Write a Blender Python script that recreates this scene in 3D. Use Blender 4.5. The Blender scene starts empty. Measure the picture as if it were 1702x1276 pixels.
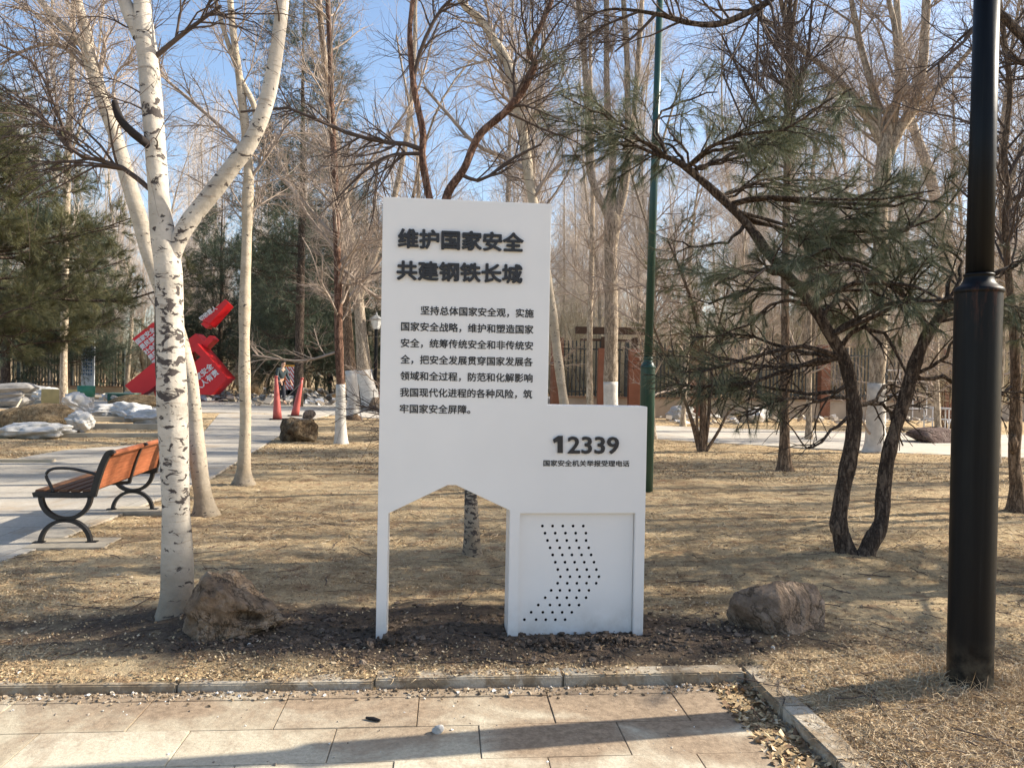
import bpy, bmesh, math, random
import numpy as np
from mathutils import Vector, Matrix

SC = bpy.context.scene
COL = SC.collection
rad = math.radians
# ------------------------------------------------------------------ camera
CAMZ, FPX, CX, CY = 1.55, 1278.0, 851.0, 638.0
PITCH, ROLL = 11.0 / 1278.0, 0.018
_f = np.array([0, math.cos(PITCH), -math.sin(PITCH)])
_r = np.array([math.cos(ROLL), 0, math.sin(ROLL)])
_r = _r - _f * _r.dot(_f); _r /= np.linalg.norm(_r)
_u = np.cross(_r, _f)
CAM = np.array([0, 0, CAMZ])
cd = bpy.data.cameras.new('camera'); cam = bpy.data.objects.new('camera', cd); COL.objects.link(cam)
cd.sensor_fit = 'HORIZONTAL'; cd.sensor_width = 36; cd.lens = FPX / 1702 * 36
cd.clip_start = 0.05; cd.clip_end = 3000
cam.matrix_world = Matrix(((_r[0], _u[0], -_f[0], 0), (_r[1], _u[1], -_f[1], 0), (_r[2], _u[2], -_f[2], CAMZ), (0, 0, 0, 1)))
SC.camera = cam
# ------------------------------------------------------------------ light
AZ, EL = rad(11.5), rad(33)          # sun from the right, a little in front
sdir = Vector((math.cos(AZ) * math.cos(EL), math.sin(AZ) * math.cos(EL), math.sin(EL)))
sl = bpy.data.lights.new('sun', 'SUN'); sl.energy = 5.0; sl.angle = rad(0.55); sl.color = (1.0, 0.91, 0.77)
so = bpy.data.objects.new('sun', sl); COL.objects.link(so); so.rotation_euler = sdir.to_track_quat('Z', 'Y').to_euler()
so.location = (8, 2, 9)
w = bpy.data.worlds.new('World'); SC.world = w; w.use_nodes = True
nt = w.node_tree; bg = nt.nodes['Background']; sky = nt.nodes.new('ShaderNodeTexSky')
sky.sky_type = 'NISHITA'; sky.sun_disc = False; sky.sun_elevation = EL; sky.sun_rotation = math.pi / 2 - AZ
sky.air_density = 1.0; sky.dust_density = 1.4; sky.ozone_density = 1.4
nt.links.new(sky.outputs[0], bg.inputs[0]); bg.inputs[1].default_value = 0.128
SC.view_settings.view_transform = 'Standard'; SC.view_settings.look = 'None'
SC.view_settings.gamma = 1; SC.view_settings.exposure = 1.05
try:
    SC.cycles.max_bounces = 6; SC.cycles.transparent_max_bounces = 4
except Exception: pass

# ------------------------------------------------------------------ projection helpers (measuring the photograph)
def ray(px, py): return _f + (px - CX) / FPX * _r - (py - CY) / FPX * _u
def P(px, py, Y):
    d = ray(px, py); return CAM + d * (Y / d[1])
def G(px, py, z=0.0):
    d = ray(px, py); return CAM + d * ((z - CAMZ) / d[2])
def V3(*a): return np.array(a, float)

# ------------------------------------------------------------------ objects
def tag(o, label=None, cat=None, group=None, kind=None):
    if label: o['label'] = label
    if cat: o['category'] = cat
    if group: o['group'] = group
    if kind: o['kind'] = kind
    return o
def thing(name, label, cat, loc=(0, 0, 0), group=None, rz=0):
    o = bpy.data.objects.new(name, None); COL.objects.link(o); o.location = loc; o.rotation_euler = (0, 0, rz)
    o.empty_display_size = 0.1
    return tag(o, label, cat, group)
def link(name, me, mat, parent=None):
    o = bpy.data.objects.new(name, me); COL.objects.link(o)
    if mat is not None:
        me.materials.clear(); me.materials.append(mat)
    if parent is not None: o.parent = parent
    return o
def copy_tree(o, parent=None):
    c = o.copy(); COL.objects.link(c)
    if parent is not None: c.parent = parent
    for ch in list(o.children): copy_tree(ch, c)
    return c
def npmesh(name, V, faces, smooth=True):
    """V (n,3); faces: list of int arrays (k,3) or (k,4)"""
    me = bpy.data.meshes.new(name)
    V = np.asarray(V, np.float32); faces = [np.asarray(f, np.int32) for f in faces if len(f)]
    nl = sum(f.size for f in faces); npol = sum(len(f) for f in faces)
    me.vertices.add(len(V)); me.vertices.foreach_set('co', V.ravel())
    me.loops.add(nl); me.loops.foreach_set('vertex_index', np.concatenate([f.ravel() for f in faces]))
    me.polygons.add(npol)
    tot = np.concatenate([np.full(len(f), f.shape[1], np.int32) for f in faces])
    st = np.concatenate([[0], np.cumsum(tot)[:-1]]).astype(np.int32)
    me.polygons.foreach_set('loop_start', st)
    me.polygons.foreach_set('use_smooth', np.full(npol, smooth))
    me.update(calc_edges=True); me.validate()
    return me
class MB:
    """collects shapes, builds ONE mesh object"""
    def __init__(s): s.V = []; s.Q = []; s.T = []; s.n = 0
    def add(s, V, Q=None, T=None):
        V = np.asarray(V, float).reshape(-1, 3)
        if Q is not None and len(Q): s.Q.append(np.asarray(Q) + s.n)
        if T is not None and len(T): s.T.append(np.asarray(T) + s.n)
        s.V.append(V); s.n += len(V); return s
    def tubes(s, Pt, R, sides=6, cap=False):
        V, Q, T = tubes(Pt, R, sides, cap); return s.add(V, Q, T)
    def tube(s, pts, r, sides=8, cap=True):
        pts = np.asarray(pts, float); r = np.broadcast_to(np.asarray(r, float), (len(pts),))
        return s.tubes(pts[None], r[None], sides, cap)
    def box(s, c, d, rot=None):
        c = np.asarray(c, float); d = np.asarray(d, float) / 2
        v = np.array([[x, y, z] for x in (-1, 1) for y in (-1, 1) for z in (-1, 1)], float) * d
        if rot is not None: v = v @ np.array(rot).T
        return s.add(v + c, [[0, 1, 3, 2], [4, 6, 7, 5], [0, 4, 5, 1], [2, 3, 7, 6], [0, 2, 6, 4], [1, 5, 7, 3]])
    def lathe(s, prof, c=(0, 0, 0), n=24):
        a = np.linspace(0, 2 * math.pi, n, endpoint=False)
        V = np.array([[c[0] + r * math.cos(t), c[1] + r * math.sin(t), c[2] + z] for r, z in prof for t in a])
        Q = [[i * n + j, i * n + (j + 1) % n, (i + 1) * n + (j + 1) % n, (i + 1) * n + j] for i in range(len(prof) - 1) for j in range(n)]
        return s.add(V, Q)
    def mesh(s, name, smooth=False, off=None):
        V = np.concatenate(s.V)
        if off is not None: V = V - np.asarray(off, float)
        return npmesh(name, V, ([np.concatenate(s.Q)] if s.Q else []) + ([np.concatenate(s.T)] if s.T else []), smooth)
    def build(s, name, mat, parent=None, smooth=False, off=None, bevel=0, autosmooth=False):
        me = s.mesh(name, smooth, off)
        if bevel:
            bm = bmesh.new(); bm.from_mesh(me)
            bmesh.ops.remove_doubles(bm, verts=bm.verts, dist=1e-5)
            bmesh.ops.bevel(bm, geom=bm.edges[:], offset=bevel, segments=2, affect='EDGES', clamp_overlap=True)
            bm.to_mesh(me); bm.free()
        return link(name, me, mat, parent)
def rotz(a): return np.array([[math.cos(a), -math.sin(a), 0], [math.sin(a), math.cos(a), 0], [0, 0, 1]])
def euler(x, y, z): return np.array(Matrix.Rotation(z, 3, 'Z') @ Matrix.Rotation(y, 3, 'Y') @ Matrix.Rotation(x, 3, 'X'))
def nrm(v): return v / np.maximum(np.linalg.norm(v, axis=-1, keepdims=True), 1e-9)
def tubes(Pt, R, s=4, cap=False):
    Pt = np.asarray(Pt, float); R = np.asarray(R, float)
    B, n, _ = Pt.shape
    T = nrm(np.gradient(Pt, axis=1)); m = nrm(T.mean(1))
    ref = np.where(np.abs(m[:, 2:3]) < 0.8, np.array([[0, 0, 1.0]]), np.array([[1.0, 0, 0]]))[:, None, :]
    U = nrm(np.cross(T, np.broadcast_to(ref, T.shape))); W = np.cross(T, U)
    a = np.linspace(0, 2 * math.pi, s, endpoint=False)
    ring = U[:, :, None, :] * np.cos(a)[None, None, :, None] + W[:, :, None, :] * np.sin(a)[None, None, :, None]
    V = Pt[:, :, None, :] + ring * R[:, :, None, None]
    V = V.reshape(-1, 3)
    b = np.arange(B)[:, None, None] * n * s; i = np.arange(n - 1)[None, :, None] * s; j = np.arange(s)[None, None, :]
    j2 = (j + 1) % s
    Q = np.stack([b + i + j, b + i + j2, b + i + s + j2, b + i + s + j], -1).reshape(-1, 4)
    Tt = []
    if cap:
        c0 = len(V); V = np.concatenate([V, Pt[:, 0], Pt[:, -1]])
        for k in range(B):
            for q in range(s):
                Tt.append([k * n * s + (q + 1) % s, k * n * s + q, c0 + k])
                e = k * n * s + (n - 1) * s
                Tt.append([e + q, e + (q + 1) % s, c0 + B + k])
    return V, Q, np.array(Tt, int).reshape(-1, 3)
def smooth_path(pts, n):
    """Catmull-Rom resample; pts (k,d)"""
    p = np.asarray(pts, float)
    if len(p) < 3: 
        t = np.linspace(0, 1, n)[:, None]; return p[0] * (1 - t) + p[-1] * t
    e = np.concatenate([[2 * p[0] - p[1]], p, [2 * p[-1] - p[-2]]])
    t = np.linspace(0, len(p) - 1 - 1e-6, n); i = t.astype(int); f = (t - i)[:, None]
    a, b, c, d = e[i], e[i + 1], e[i + 2], e[i + 3]
    return 0.5 * ((2 * b) + (c - a) * f + (2 * a - 5 * b + 4 * c - d) * f**2 + (3 * b - a - 3 * c + d) * f**3)
# value noise
_tab = np.random.RandomState(7).rand(256, 256)
def vnoise(x, y, s=1.0, o=0):
    x = np.asarray(x) * s + 37.3 + o * 17.1; y = np.asarray(y) * s + 91.7 + o * 5.3
    xi = np.floor(x).astype(int); yi = np.floor(y).astype(int); fx = x - xi; fy = y - yi
    fx = fx * fx * (3 - 2 * fx); fy = fy * fy * (3 - 2 * fy)
    g = lambda a, b: _tab[a % 256, b % 256]
    return (g(xi, yi) * (1 - fx) + g(xi + 1, yi) * fx) * (1 - fy) + (g(xi, yi + 1) * (1 - fx) + g(xi + 1, yi + 1) * fx) * fy - 0.5
def pnoise3(p, s, seed):
    r = np.random.RandomState(seed); out = np.zeros(len(p))
    for k in range(5):
        d = nrm(r.randn(3)); out += np.sin(p @ d * s * (1 + 0.6 * k) + r.rand() * 6.28) / (1 + 0.6 * k)
    return out / 2.2

# ------------------------------------------------------------------ materials
class M:
    def __init__(s, name, rough=0.8, spec=0.3, metal=0.0):
        s.m = bpy.data.materials.new(name); s.m.use_nodes = True; s.t = s.m.node_tree
        s.b = s.t.nodes['Principled BSDF']; s.b.inputs['Roughness'].default_value = rough
        s.b.inputs['Specular IOR Level'].default_value = spec; s.b.inputs['Metallic'].default_value = metal
        s.co = None
    def nd(s, ty, **kw):
        n = s.t.nodes.new(ty)
        for k, v in kw.items(): setattr(n, k, v)
        return n
    def put(s, sock, v):
        if hasattr(v, 'is_output'): s.t.links.new(v, sock)
        else:
            if sock.type == 'RGBA' and len(v) == 3: v = (*v, 1)
            sock.default_value = v
    def obj(s, scale=(1, 1, 1)):
        if s.co is None: s.co = s.nd('ShaderNodeTexCoord').outputs['Object']
        mp = s.nd('ShaderNodeMapping'); mp.inputs['Scale'].default_value = scale
        s.t.links.new(s.co, mp.inputs[0]); return mp.outputs[0]
    def noise(s, scale, detail=4, rough=0.55, vec=None, dist=0):
        n = s.nd('ShaderNodeTexNoise'); n.inputs['Scale'].default_value = scale; n.inputs['Detail'].default_value = detail
        n.inputs['Roughness'].default_value = rough; n.inputs['Distortion'].default_value = dist
        s.t.links.new(vec if vec is not None else s.obj(), n.inputs['Vector']); return n.outputs[0]
    def vor(s, scale, vec=None, feat='F1', out=0):
        n = s.nd('ShaderNodeTexVoronoi', feature=feat); n.inputs['Scale'].default_value = scale
        s.t.links.new(vec if vec is not None else s.obj(), n.inputs['Vector']); return n.outputs[out]
    def ramp(s, fac, stops, interp='LINEAR'):
        n = s.nd('ShaderNodeValToRGB'); e = n.color_ramp.elements; n.color_ramp.interpolation = interp
        while len(e) < len(stops): e.new(0.5)
        for el, (p, c) in zip(e, stops):
            el.position = p; el.color = (*c, 1) if hasattr(c, '__len__') else (c, c, c, 1)
        s.t.links.new(fac, n.inputs[0]); return n.outputs[0]
    def mix(s, fac, a, b, mode='MIX'):
        n = s.nd('ShaderNodeMix', data_type='RGBA', blend_type=mode)
        s.put(n.inputs[0], fac); s.put(n.inputs[6], a); s.put(n.inputs[7], b); return n.outputs[2]
    def math(s, op, a, b=0.0, clamp=False):
        n = s.nd('ShaderNodeMath', operation=op, use_clamp=clamp); s.put(n.inputs[0], a); s.put(n.inputs[1], b); return n.outputs[0]
    def isl(s): return s.nd('ShaderNodeNewGeometry').outputs['Random Per Island']
    def sep(s, v, k):
        n = s.nd('ShaderNodeSeparateXYZ'); s.t.links.new(v, n.inputs[0]); return n.outputs[k]
    def col(s, c): s.put(s.b.inputs['Base Color'], c); return s
    def rough(s, v): s.put(s.b.inputs['Roughness'], v); return s
    def bump(s, h, strength=0.5, dist=0.02):
        n = s.nd('ShaderNodeBump'); n.inputs['Strength'].default_value = strength; n.inputs['Distance'].default_value = dist
        s.t.links.new(h, n.inputs['Height']); s.t.links.new(n.outputs[0], s.b.inputs['Normal']); return s
def plain(name, c, rough=0.7, spec=0.3, var=0.15, scale=6, metal=0.0, bump=0.0):
    m = M(name, rough, spec, metal); n = m.noise(scale, 5)
    m.col(m.ramp(n, [(0.25, tuple(x * (1 - var) for x in c)), (0.75, tuple(min(1, x * (1 + var)) for x in c))]))
    if bump: m.bump(m.noise(scale * 6, 4), bump, 0.01)
    return m.m
def isl_mat(name, stops, rough=0.8, spec=0.2, trans=0.0):
    m = M(name, rough, spec); m.col(m.ramp(m.isl(), stops))
    return m.m
def birch_bark(name, white=(0.60, 0.54, 0.455), shade=(0.37, 0.325, 0.265), dark=(0.04, 0.033, 0.03), amt=0.8, sc=1.0):
    m = M(name, 0.75, 0.25)
    base = m.ramp(m.noise(2.2 * sc, 6, 0.65, m.obj((1, 1, 2.2))), [(0.3, shade), (0.62, white)])
    len1 = m.noise(1.0, 3, 0.6, m.obj((9 * sc, 9 * sc, 70 * sc)))
    l1 = m.ramp(len1, [(0.62 , 0.0), (0.66, 0.55)])
    c = m.mix(l1, base, (0.22, 0.17, 0.13))
    spots = m.noise(1.0, 5, 0.6, m.obj((13 * sc, 13 * sc, 22 * sc)), 0.7)
    zc = m.sep(m.obj(), 2)
    zone = m.math('MULTIPLY', m.math('SUBTRACT', m.noise(0.9 * sc, 2, 0.5, m.obj((1, 1, 1.3))), 0.5), 0.35)
    low = m.math('MULTIPLY', m.ramp(m.math('MULTIPLY', zc, 0.3), [(0.05, 0.1), (0.2, 0.25), (0.36, 1.0), (0.58, 1.0), (0.8, 0.0)]), 0.05 * amt / 0.5)
    s2 = m.math('ADD', m.math('ADD', spots, zone), low)
    l2 = m.ramp(s2, [(0.655 - 0.06 * amt, 0.0), (0.685 - 0.06 * amt, 1.0)])
    big = m.noise(1.0, 4, 0.55, m.obj((5 * sc, 5 * sc, 11 * sc)), 0.9)
    l3 = m.ramp(m.math('ADD', big, low), [(0.70, 0.0), (0.73, 1.0)])
    l2 = m.math('MAXIMUM', l2, l3)
    c = m.mix(m.ramp(m.math('MULTIPLY', zc, 1.0), [(0.0, 0.95), (0.5, 0.25), (0.9, 0.0)]), c, m.mix(m.noise(9 * sc, 5, 0.7), (0.10, 0.075, 0.05), (0.36, 0.29, 0.2)))
    c = m.mix(m.math('MULTIPLY', m.ramp(m.noise(6 * sc, 5, 0.7), [(0.5, 0.0), (0.7, 0.5)]), 0.8), c, (0.34, 0.30, 0.25))
    c = m.mix(l2, c, m.mix(m.noise(40, 3), dark, tuple(x * 2.6 for x in dark)))
    m.col(c); m.bump(m.math('SUBTRACT', m.noise(28 * sc, 5), m.math('MULTIPLY', l2, 0.5)), 0.5, 0.012)
    return m.m
def rough_bark(name, a=(0.16, 0.11, 0.075), b=(0.33, 0.24, 0.16), sc=1.0, bump=0.9):
    m = M(name, 0.9, 0.15)
    n = m.noise(1.0, 6, 0.68, m.obj((24 * sc, 24 * sc, 5 * sc)), 0.8)
    r = m.math('ABSOLUTE', m.math('SUBTRACT', m.noise(1.0, 4, 0.6, m.obj((17 * sc, 17 * sc, 4.2 * sc)), 0.6), 0.5))
    f = m.math('ABSOLUTE', m.math('SUBTRACT', m.noise(1.0, 3, 0.6, m.obj((20 * sc, 20 * sc, 24 * sc)), 0.3), 0.5))
    h = m.math('ADD', m.math('MULTIPLY', n, 0.7), m.math('ADD', m.math('MINIMUM', m.math('MULTIPLY', r, 3.0), 0.3), m.math('MINIMUM', m.math('MULTIPLY', f, 2.0), 0.14)))
    m.col(m.ramp(h, [(0.35, tuple(x * 0.4 for x in a)), (0.6, a), (0.85, b)]))
    m.bump(h, bump, 0.025); return m.m
MT = {}
MT['birch'] = birch_bark('birch_bark')
MT['birch_b'] = birch_bark('birch_bark_second', (0.58, 0.50, 0.39), (0.40, 0.33, 0.24), amt=0.4, sc=1.3)
MT['birch_c'] = birch_bark('birch_bark_third', (0.55, 0.46, 0.34), (0.36, 0.29, 0.2), amt=0.3, sc=1.2)
MT['birch_scarred'] = birch_bark('scarred_birch_bark', (0.5, 0.43, 0.34), (0.28, 0.22, 0.16), amt=2.0, sc=1.4)
MT['poplar'] = rough_bark('poplar_bark', (0.30, 0.24, 0.175), (0.52, 0.43, 0.33), 0.8, 0.6)
MT['palepop'] = rough_bark('pale_poplar_bark', (0.36, 0.29, 0.21), (0.60, 0.50, 0.38), 0.7, 0.4)
MT['brown'] = rough_bark('brown_bark', (0.15, 0.10, 0.065), (0.33, 0.23, 0.15), 1.0)
MT['red'] = rough_bark('reddish_bark', (0.15, 0.085, 0.06), (0.30, 0.18, 0.125), 1.0)
MT['pine'] = rough_bark('pine_bark', (0.085, 0.062, 0.048), (0.20, 0.15, 0.11), 1.1, 1.0)
MT['twig'] = plain('twig_bark', (0.36, 0.29, 0.235), 0.85, 0.15, 0.3, 3)
MT['twig_dark'] = plain('dark_twig_bark', (0.10, 0.075, 0.062), 0.85, 0.15, 0.3, 3)
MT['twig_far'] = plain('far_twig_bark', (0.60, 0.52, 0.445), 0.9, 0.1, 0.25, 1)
MT['lime'] = plain('whitewash', (0.54, 0.51, 0.46), 0.9, 0.1, 0.25, 7, bump=0.5)
def needle_mat(name, stops):
    m = M(name, 0.5, 0.35); c = m.ramp(m.isl(), stops); m.col(c)
    tr = m.nd('ShaderNodeBsdfTranslucent'); m.t.links.new(c, tr.inputs[0])
    mx = m.nd('ShaderNodeMixShader'); mx.inputs[0].default_value = 0.25
    m.t.links.new(m.b.outputs[0], mx.inputs[1]); m.t.links.new(tr.outputs[0], mx.inputs[2])
    m.t.links.new(mx.outputs[0], m.t.nodes['Material Output'].inputs[0]); return m.m
MT['needle'] = needle_mat('pine_needles', [(0, (0.06, 0.08, 0.045)), (0.5, (0.125, 0.15, 0.085)), (0.85, (0.215, 0.225, 0.135)), (1, (0.30, 0.265, 0.15))])
MT['needle_left'] = needle_mat('yellowish_pine_needles', [(0, (0.06, 0.068, 0.03)), (0.5, (0.115, 0.12, 0.055)), (0.85, (0.19, 0.18, 0.085)), (1, (0.26, 0.21, 0.10))])
MT['needle_far'] = needle_mat('spruce_needles', [(0, (0.04, 0.06, 0.04)), (0.6, (0.085, 0.115, 0.075)), (1, (0.16, 0.175, 0.10))])

# ------------------------------------------------------------------ frames of the built things
KA = rad(4.8)                                     # kerb / sign / path alignment
EU = V3(math.cos(KA), math.sin(KA), 0); EV = V3(-math.sin(KA), math.cos(KA), 0)
KC = V3(1.29, 4.09, 0)                           # corner of the kerb
def UV(u, v, z=0): return KC + EU * u + EV * v + V3(0, 0, z)
def uv_of(x, y):
    dx = x - KC[0]; dy = y - KC[1]; return dx * EU[0] + dy * EU[1], dx * EV[0] + dy * EV[1]
SA = rad(6.3); S0 = G(621, 1060); SN = V3(math.sin(SA), -math.cos(SA), 0); SE = V3(math.cos(SA), math.sin(SA), 0)
def SP(px, py):
    d = ray(px, py); t = (S0 - CAM).dot(SN) / d.dot(SN); p = CAM + d * t; return (p - S0).dot(SE), p[2]
def in_poly(x, y, poly):
    x = np.asarray(x); y = np.asarray(y); ins = np.zeros(x.shape, bool); n = len(poly)
    for i in range(n):
        x1, y1 = poly[i]; x2, y2 = poly[(i + 1) % n]
        c = (y1 > y) != (y2 > y)
        with np.errstate(divide='ignore', invalid='ignore'):
            ins ^= c & (x < (x2 - x1) * (y - y1) / (y2 - y1 + 1e-12) + x1)
    return ins
def g2(px, py): p = G(px, py); return (p[0], p[1])
PATH = [(-4.02, 5.6), g2(60, 914), g2(355, 792), g2(430, 746), g2(505, 700), (-6.9, 29.5), (-10.8, 28.5), g2(363, 690), g2(328, 732), (-8.5, 14.6), (-8.2, 5.6)]
ROAD = [(-60, 30), (-12, 29.2), g2(560, 690), (-2.5, 25.5), g2(1100, 731), g2(1500, 753), (16, 15.2), (60, 12),
        (60, 21), g2(1590, 721), g2(1330, 716), g2(1100, 708), (0, 29.5), g2(640, 668), g2(430, 662), (-60, 42)]
MOUNDS = [(-.8, 4.5, .25, -.03), (.15, 4.58, .45, -.028), (.75, 4.65, .2, -.02), (-.35, 5.0, .4, .03), (2.35, 3.95, .35, .035), (-1.65, 4.75, .5, .03), (-1.95, 4.85, .25, .05),
          (1.95, 5.1, .5, .03), (2.85, 6.7, .5, .04), (-.35, 6.6, .3, .05)]
def H(x, y, fine=True):
    x = np.asarray(x, float); y = np.asarray(y, float)
    z = 0.05 * vnoise(x, y, 0.45) + 0.03 * vnoise(x, y, 1.3, 1) + 0.018 * vnoise(x, y, 4.0, 2)
    if fine: z = z + 0.014 * vnoise(x, y, 11, 3) + 0.010 * vnoise(x, y, 27, 4) + 0.006 * vnoise(x, y, 60, 5)
    for mx, my, r, h in MOUNDS: z = z + h * np.exp(-((x - mx)**2 + (y - my)**2) / r**2)
    u, v = uv_of(x, y)
    # dug soil in front of the sign
    near = np.clip(1 - np.abs(v - .35) / .5, 0, 1) * (u < 0.2)
    z = z * (1 - 0.5 * near) 
    kz = np.minimum(np.abs(np.where(u < .06, v - .06, 9)), np.abs(np.where(v < .06, u - .06, 9)))
    z = z * np.clip((kz - .05) / .25, 0.15, 1) - 0.012 * np.clip(1 - kz / .3, 0, 1)
    pav = (u < 0.08) & (v < 0.08)
    z = np.where(pav, -0.072 + 0.35 * z, z)
    strip = np.clip(1 - np.minimum(np.abs(v + .04), np.abs(u + .12)) / .14, 0, 1)
    z = np.where(pav, z + 0.03 * strip * (0.55 + vnoise(x, y, 5, 6)) , z)
    soil = 0.032 * (vnoise(x, y, 2.3, 20) + .1) + 0.02 * vnoise(x, y, 8, 21) + .006 * vnoise(x, y, 40, 22)
    z = np.where((u < 0.01) & (v > .028) & (v < .16), np.maximum(-.022 + soil, -.035), z)
    z = np.where((u > .028) & (u < .16) & (v < .1), np.maximum(-.018 + .028 * np.clip((v + .8) * 3, -1, .6) + soil, -.03), z)
    z = np.where(in_poly(x, y, PATH) | in_poly(x, y, ROAD), -0.06, z)
    return z

# ------------------------------------------------------------------ ground
def make_ground():
    ys = np.concatenate([[-250, -60, -15, -4, -1, 0.6, 1.4, 2.0], np.geomspace(2.4, 40, 620), np.geomspace(42, 900, 40)])
    c = np.concatenate([-np.geomspace(8, 0.86, 24)[:-1], np.linspace(-0.85, 0.85, 430), np.geomspace(0.86, 8, 24)[1:]])
    X = c[None, :] * np.maximum(ys, 2.0)[:, None]; Y = np.broadcast_to(ys[:, None], X.shape)
    Z = H(X, Y); n, k = X.shape
    Z = np.where(Y > 60, Z - 0.0, Z)
    V = np.stack([X, Y, Z], -1).reshape(-1, 3)
    i = np.arange(n - 1)[:, None] * k; j = np.arange(k - 1)[None, :]
    Q = np.stack([i + j, i + j + 1, i + k + j + 1, i + k + j], -1).reshape(-1, 4)
    m = M('lawn_soil', 0.95, 0.1)
    big = m.noise(0.55, 4, 0.6); mid = m.noise(2.6, 6, 0.7, None, 0.5); fine = m.noise(38, 5, 0.75)
    str_ = m.noise(1.0, 5, 0.7, m.obj((2.2, 14, 4)))
    f = m.math('ADD', m.math('MULTIPLY', big, 0.35), m.math('ADD', m.math('MULTIPLY', mid, 0.4), m.math('MULTIPLY', str_, 0.3)))
    c1 = m.ramp(f, [(0.37, (0.145, 0.096, 0.057)), (0.45, (0.33, 0.235, 0.132)), (0.54, (0.54, 0.405, 0.235)), (0.7, (0.63, 0.50, 0.315))])
    c1 = m.mix(m.ramp(m.noise(4.5, 5, 0.7), [(0.52, 0.0), (0.66, 0.6)]), c1, (0.22, 0.105, 0.06))
    c1 = m.mix(1.0, c1, m.ramp(fine, [(0.28, 0.45), (0.5, 0.95), (0.72, 1.25)]), 'MULTIPLY')
    # dug dark soil round the sign, spread wider to paint the front strip's shade
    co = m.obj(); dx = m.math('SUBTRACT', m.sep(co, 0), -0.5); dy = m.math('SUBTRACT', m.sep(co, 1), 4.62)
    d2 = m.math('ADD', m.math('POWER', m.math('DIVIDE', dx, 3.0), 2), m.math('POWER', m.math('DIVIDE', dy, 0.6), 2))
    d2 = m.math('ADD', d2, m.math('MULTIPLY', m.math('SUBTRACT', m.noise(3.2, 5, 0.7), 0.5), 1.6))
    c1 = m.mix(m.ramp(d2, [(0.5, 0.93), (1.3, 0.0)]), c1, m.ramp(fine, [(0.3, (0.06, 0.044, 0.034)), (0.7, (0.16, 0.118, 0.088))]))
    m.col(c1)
    m.bump(m.math('ADD', m.math('MULTIPLY', fine, 0.6), m.noise(120, 3, 0.7)), 0.9, 0.02)
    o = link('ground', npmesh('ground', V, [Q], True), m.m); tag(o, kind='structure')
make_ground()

def sheet(name, poly, z, mat, sub=0):
    bm = bmesh.new(); vs = [bm.verts.new((x, y, z)) for x, y in poly]
    es = [bm.edges.new((vs[i], vs[(i + 1) % len(vs)])) for i in range(len(vs))]
    bmesh.ops.triangle_fill(bm, use_beauty=True, edges=es)
    for f in bm.faces:
        if f.normal.z < 0: f.normal_flip()
    g = bmesh.ops.extrude_face_region(bm, geom=bm.faces[:])
    for v in g['geom']:
        if isinstance(v, bmesh.types.BMVert): v.co.z -= 0.12
    for f in bm.faces: f.normal_update()
    bmesh.ops.recalc_face_normals(bm, faces=bm.faces[:])
    me = bpy.data.meshes.new(name); bm.to_mesh(me); bm.free()
    o = link(name, me, mat); tag(o, kind='structure'); return o
def slab_mat(name, a, b, dirt, lx, ly, rot):
    m = M(name, 0.85, 0.25)
    mp = m.nd('ShaderNodeMapping'); mp.inputs['Rotation'].default_value = (0, 0, -rot); m.obj(); m.t.links.new(m.co, mp.inputs[0])
    br = m.nd('ShaderNodeTexBrick'); m.t.links.new(mp.outputs[0], br.inputs['Vector'])
    br.inputs['Scale'].default_value = 1; br.inputs['Brick Width'].default_value = lx; br.inputs['Row Height'].default_value = ly
    br.inputs['Mortar Size'].default_value = 0.004; br.inputs['Mortar Smooth'].default_value = 0.3
    br.inputs['Color1'].default_value = (*a, 1); br.inputs['Color2'].default_value = (*b, 1); br.inputs['Mortar'].default_value = (*[x * 0.35 for x in a], 1)
    c = m.mix(1.0, br.outputs[0], m.ramp(m.noise(25, 6, 0.7), [(0.3, 0.8), (0.7, 1.12)]), 'MULTIPLY')
    c = m.mix(m.ramp(m.noise(1.1, 6, 0.7, None, 0.6), [(0.52, 0.0), (0.7, 0.75)]), c, dirt)
    m.col(c); m.bump(m.math('SUBTRACT', m.noise(60, 4), m.math('MULTIPLY', br.outputs[1], 2.0)), 0.25, 0.01); return m.m
sheet('path', PATH, 0.016, slab_mat('path_concrete', (0.40, 0.36, 0.30), (0.44, 0.40, 0.335), (0.33, 0.24, 0.15), 0.9, 0.6, KA))
sheet('road', ROAD, 0.010, slab_mat('road_concrete', (0.45, 0.41, 0.35), (0.49, 0.45, 0.38), (0.40, 0.30, 0.19), 1.2, 1.2, 0.3))

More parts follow.
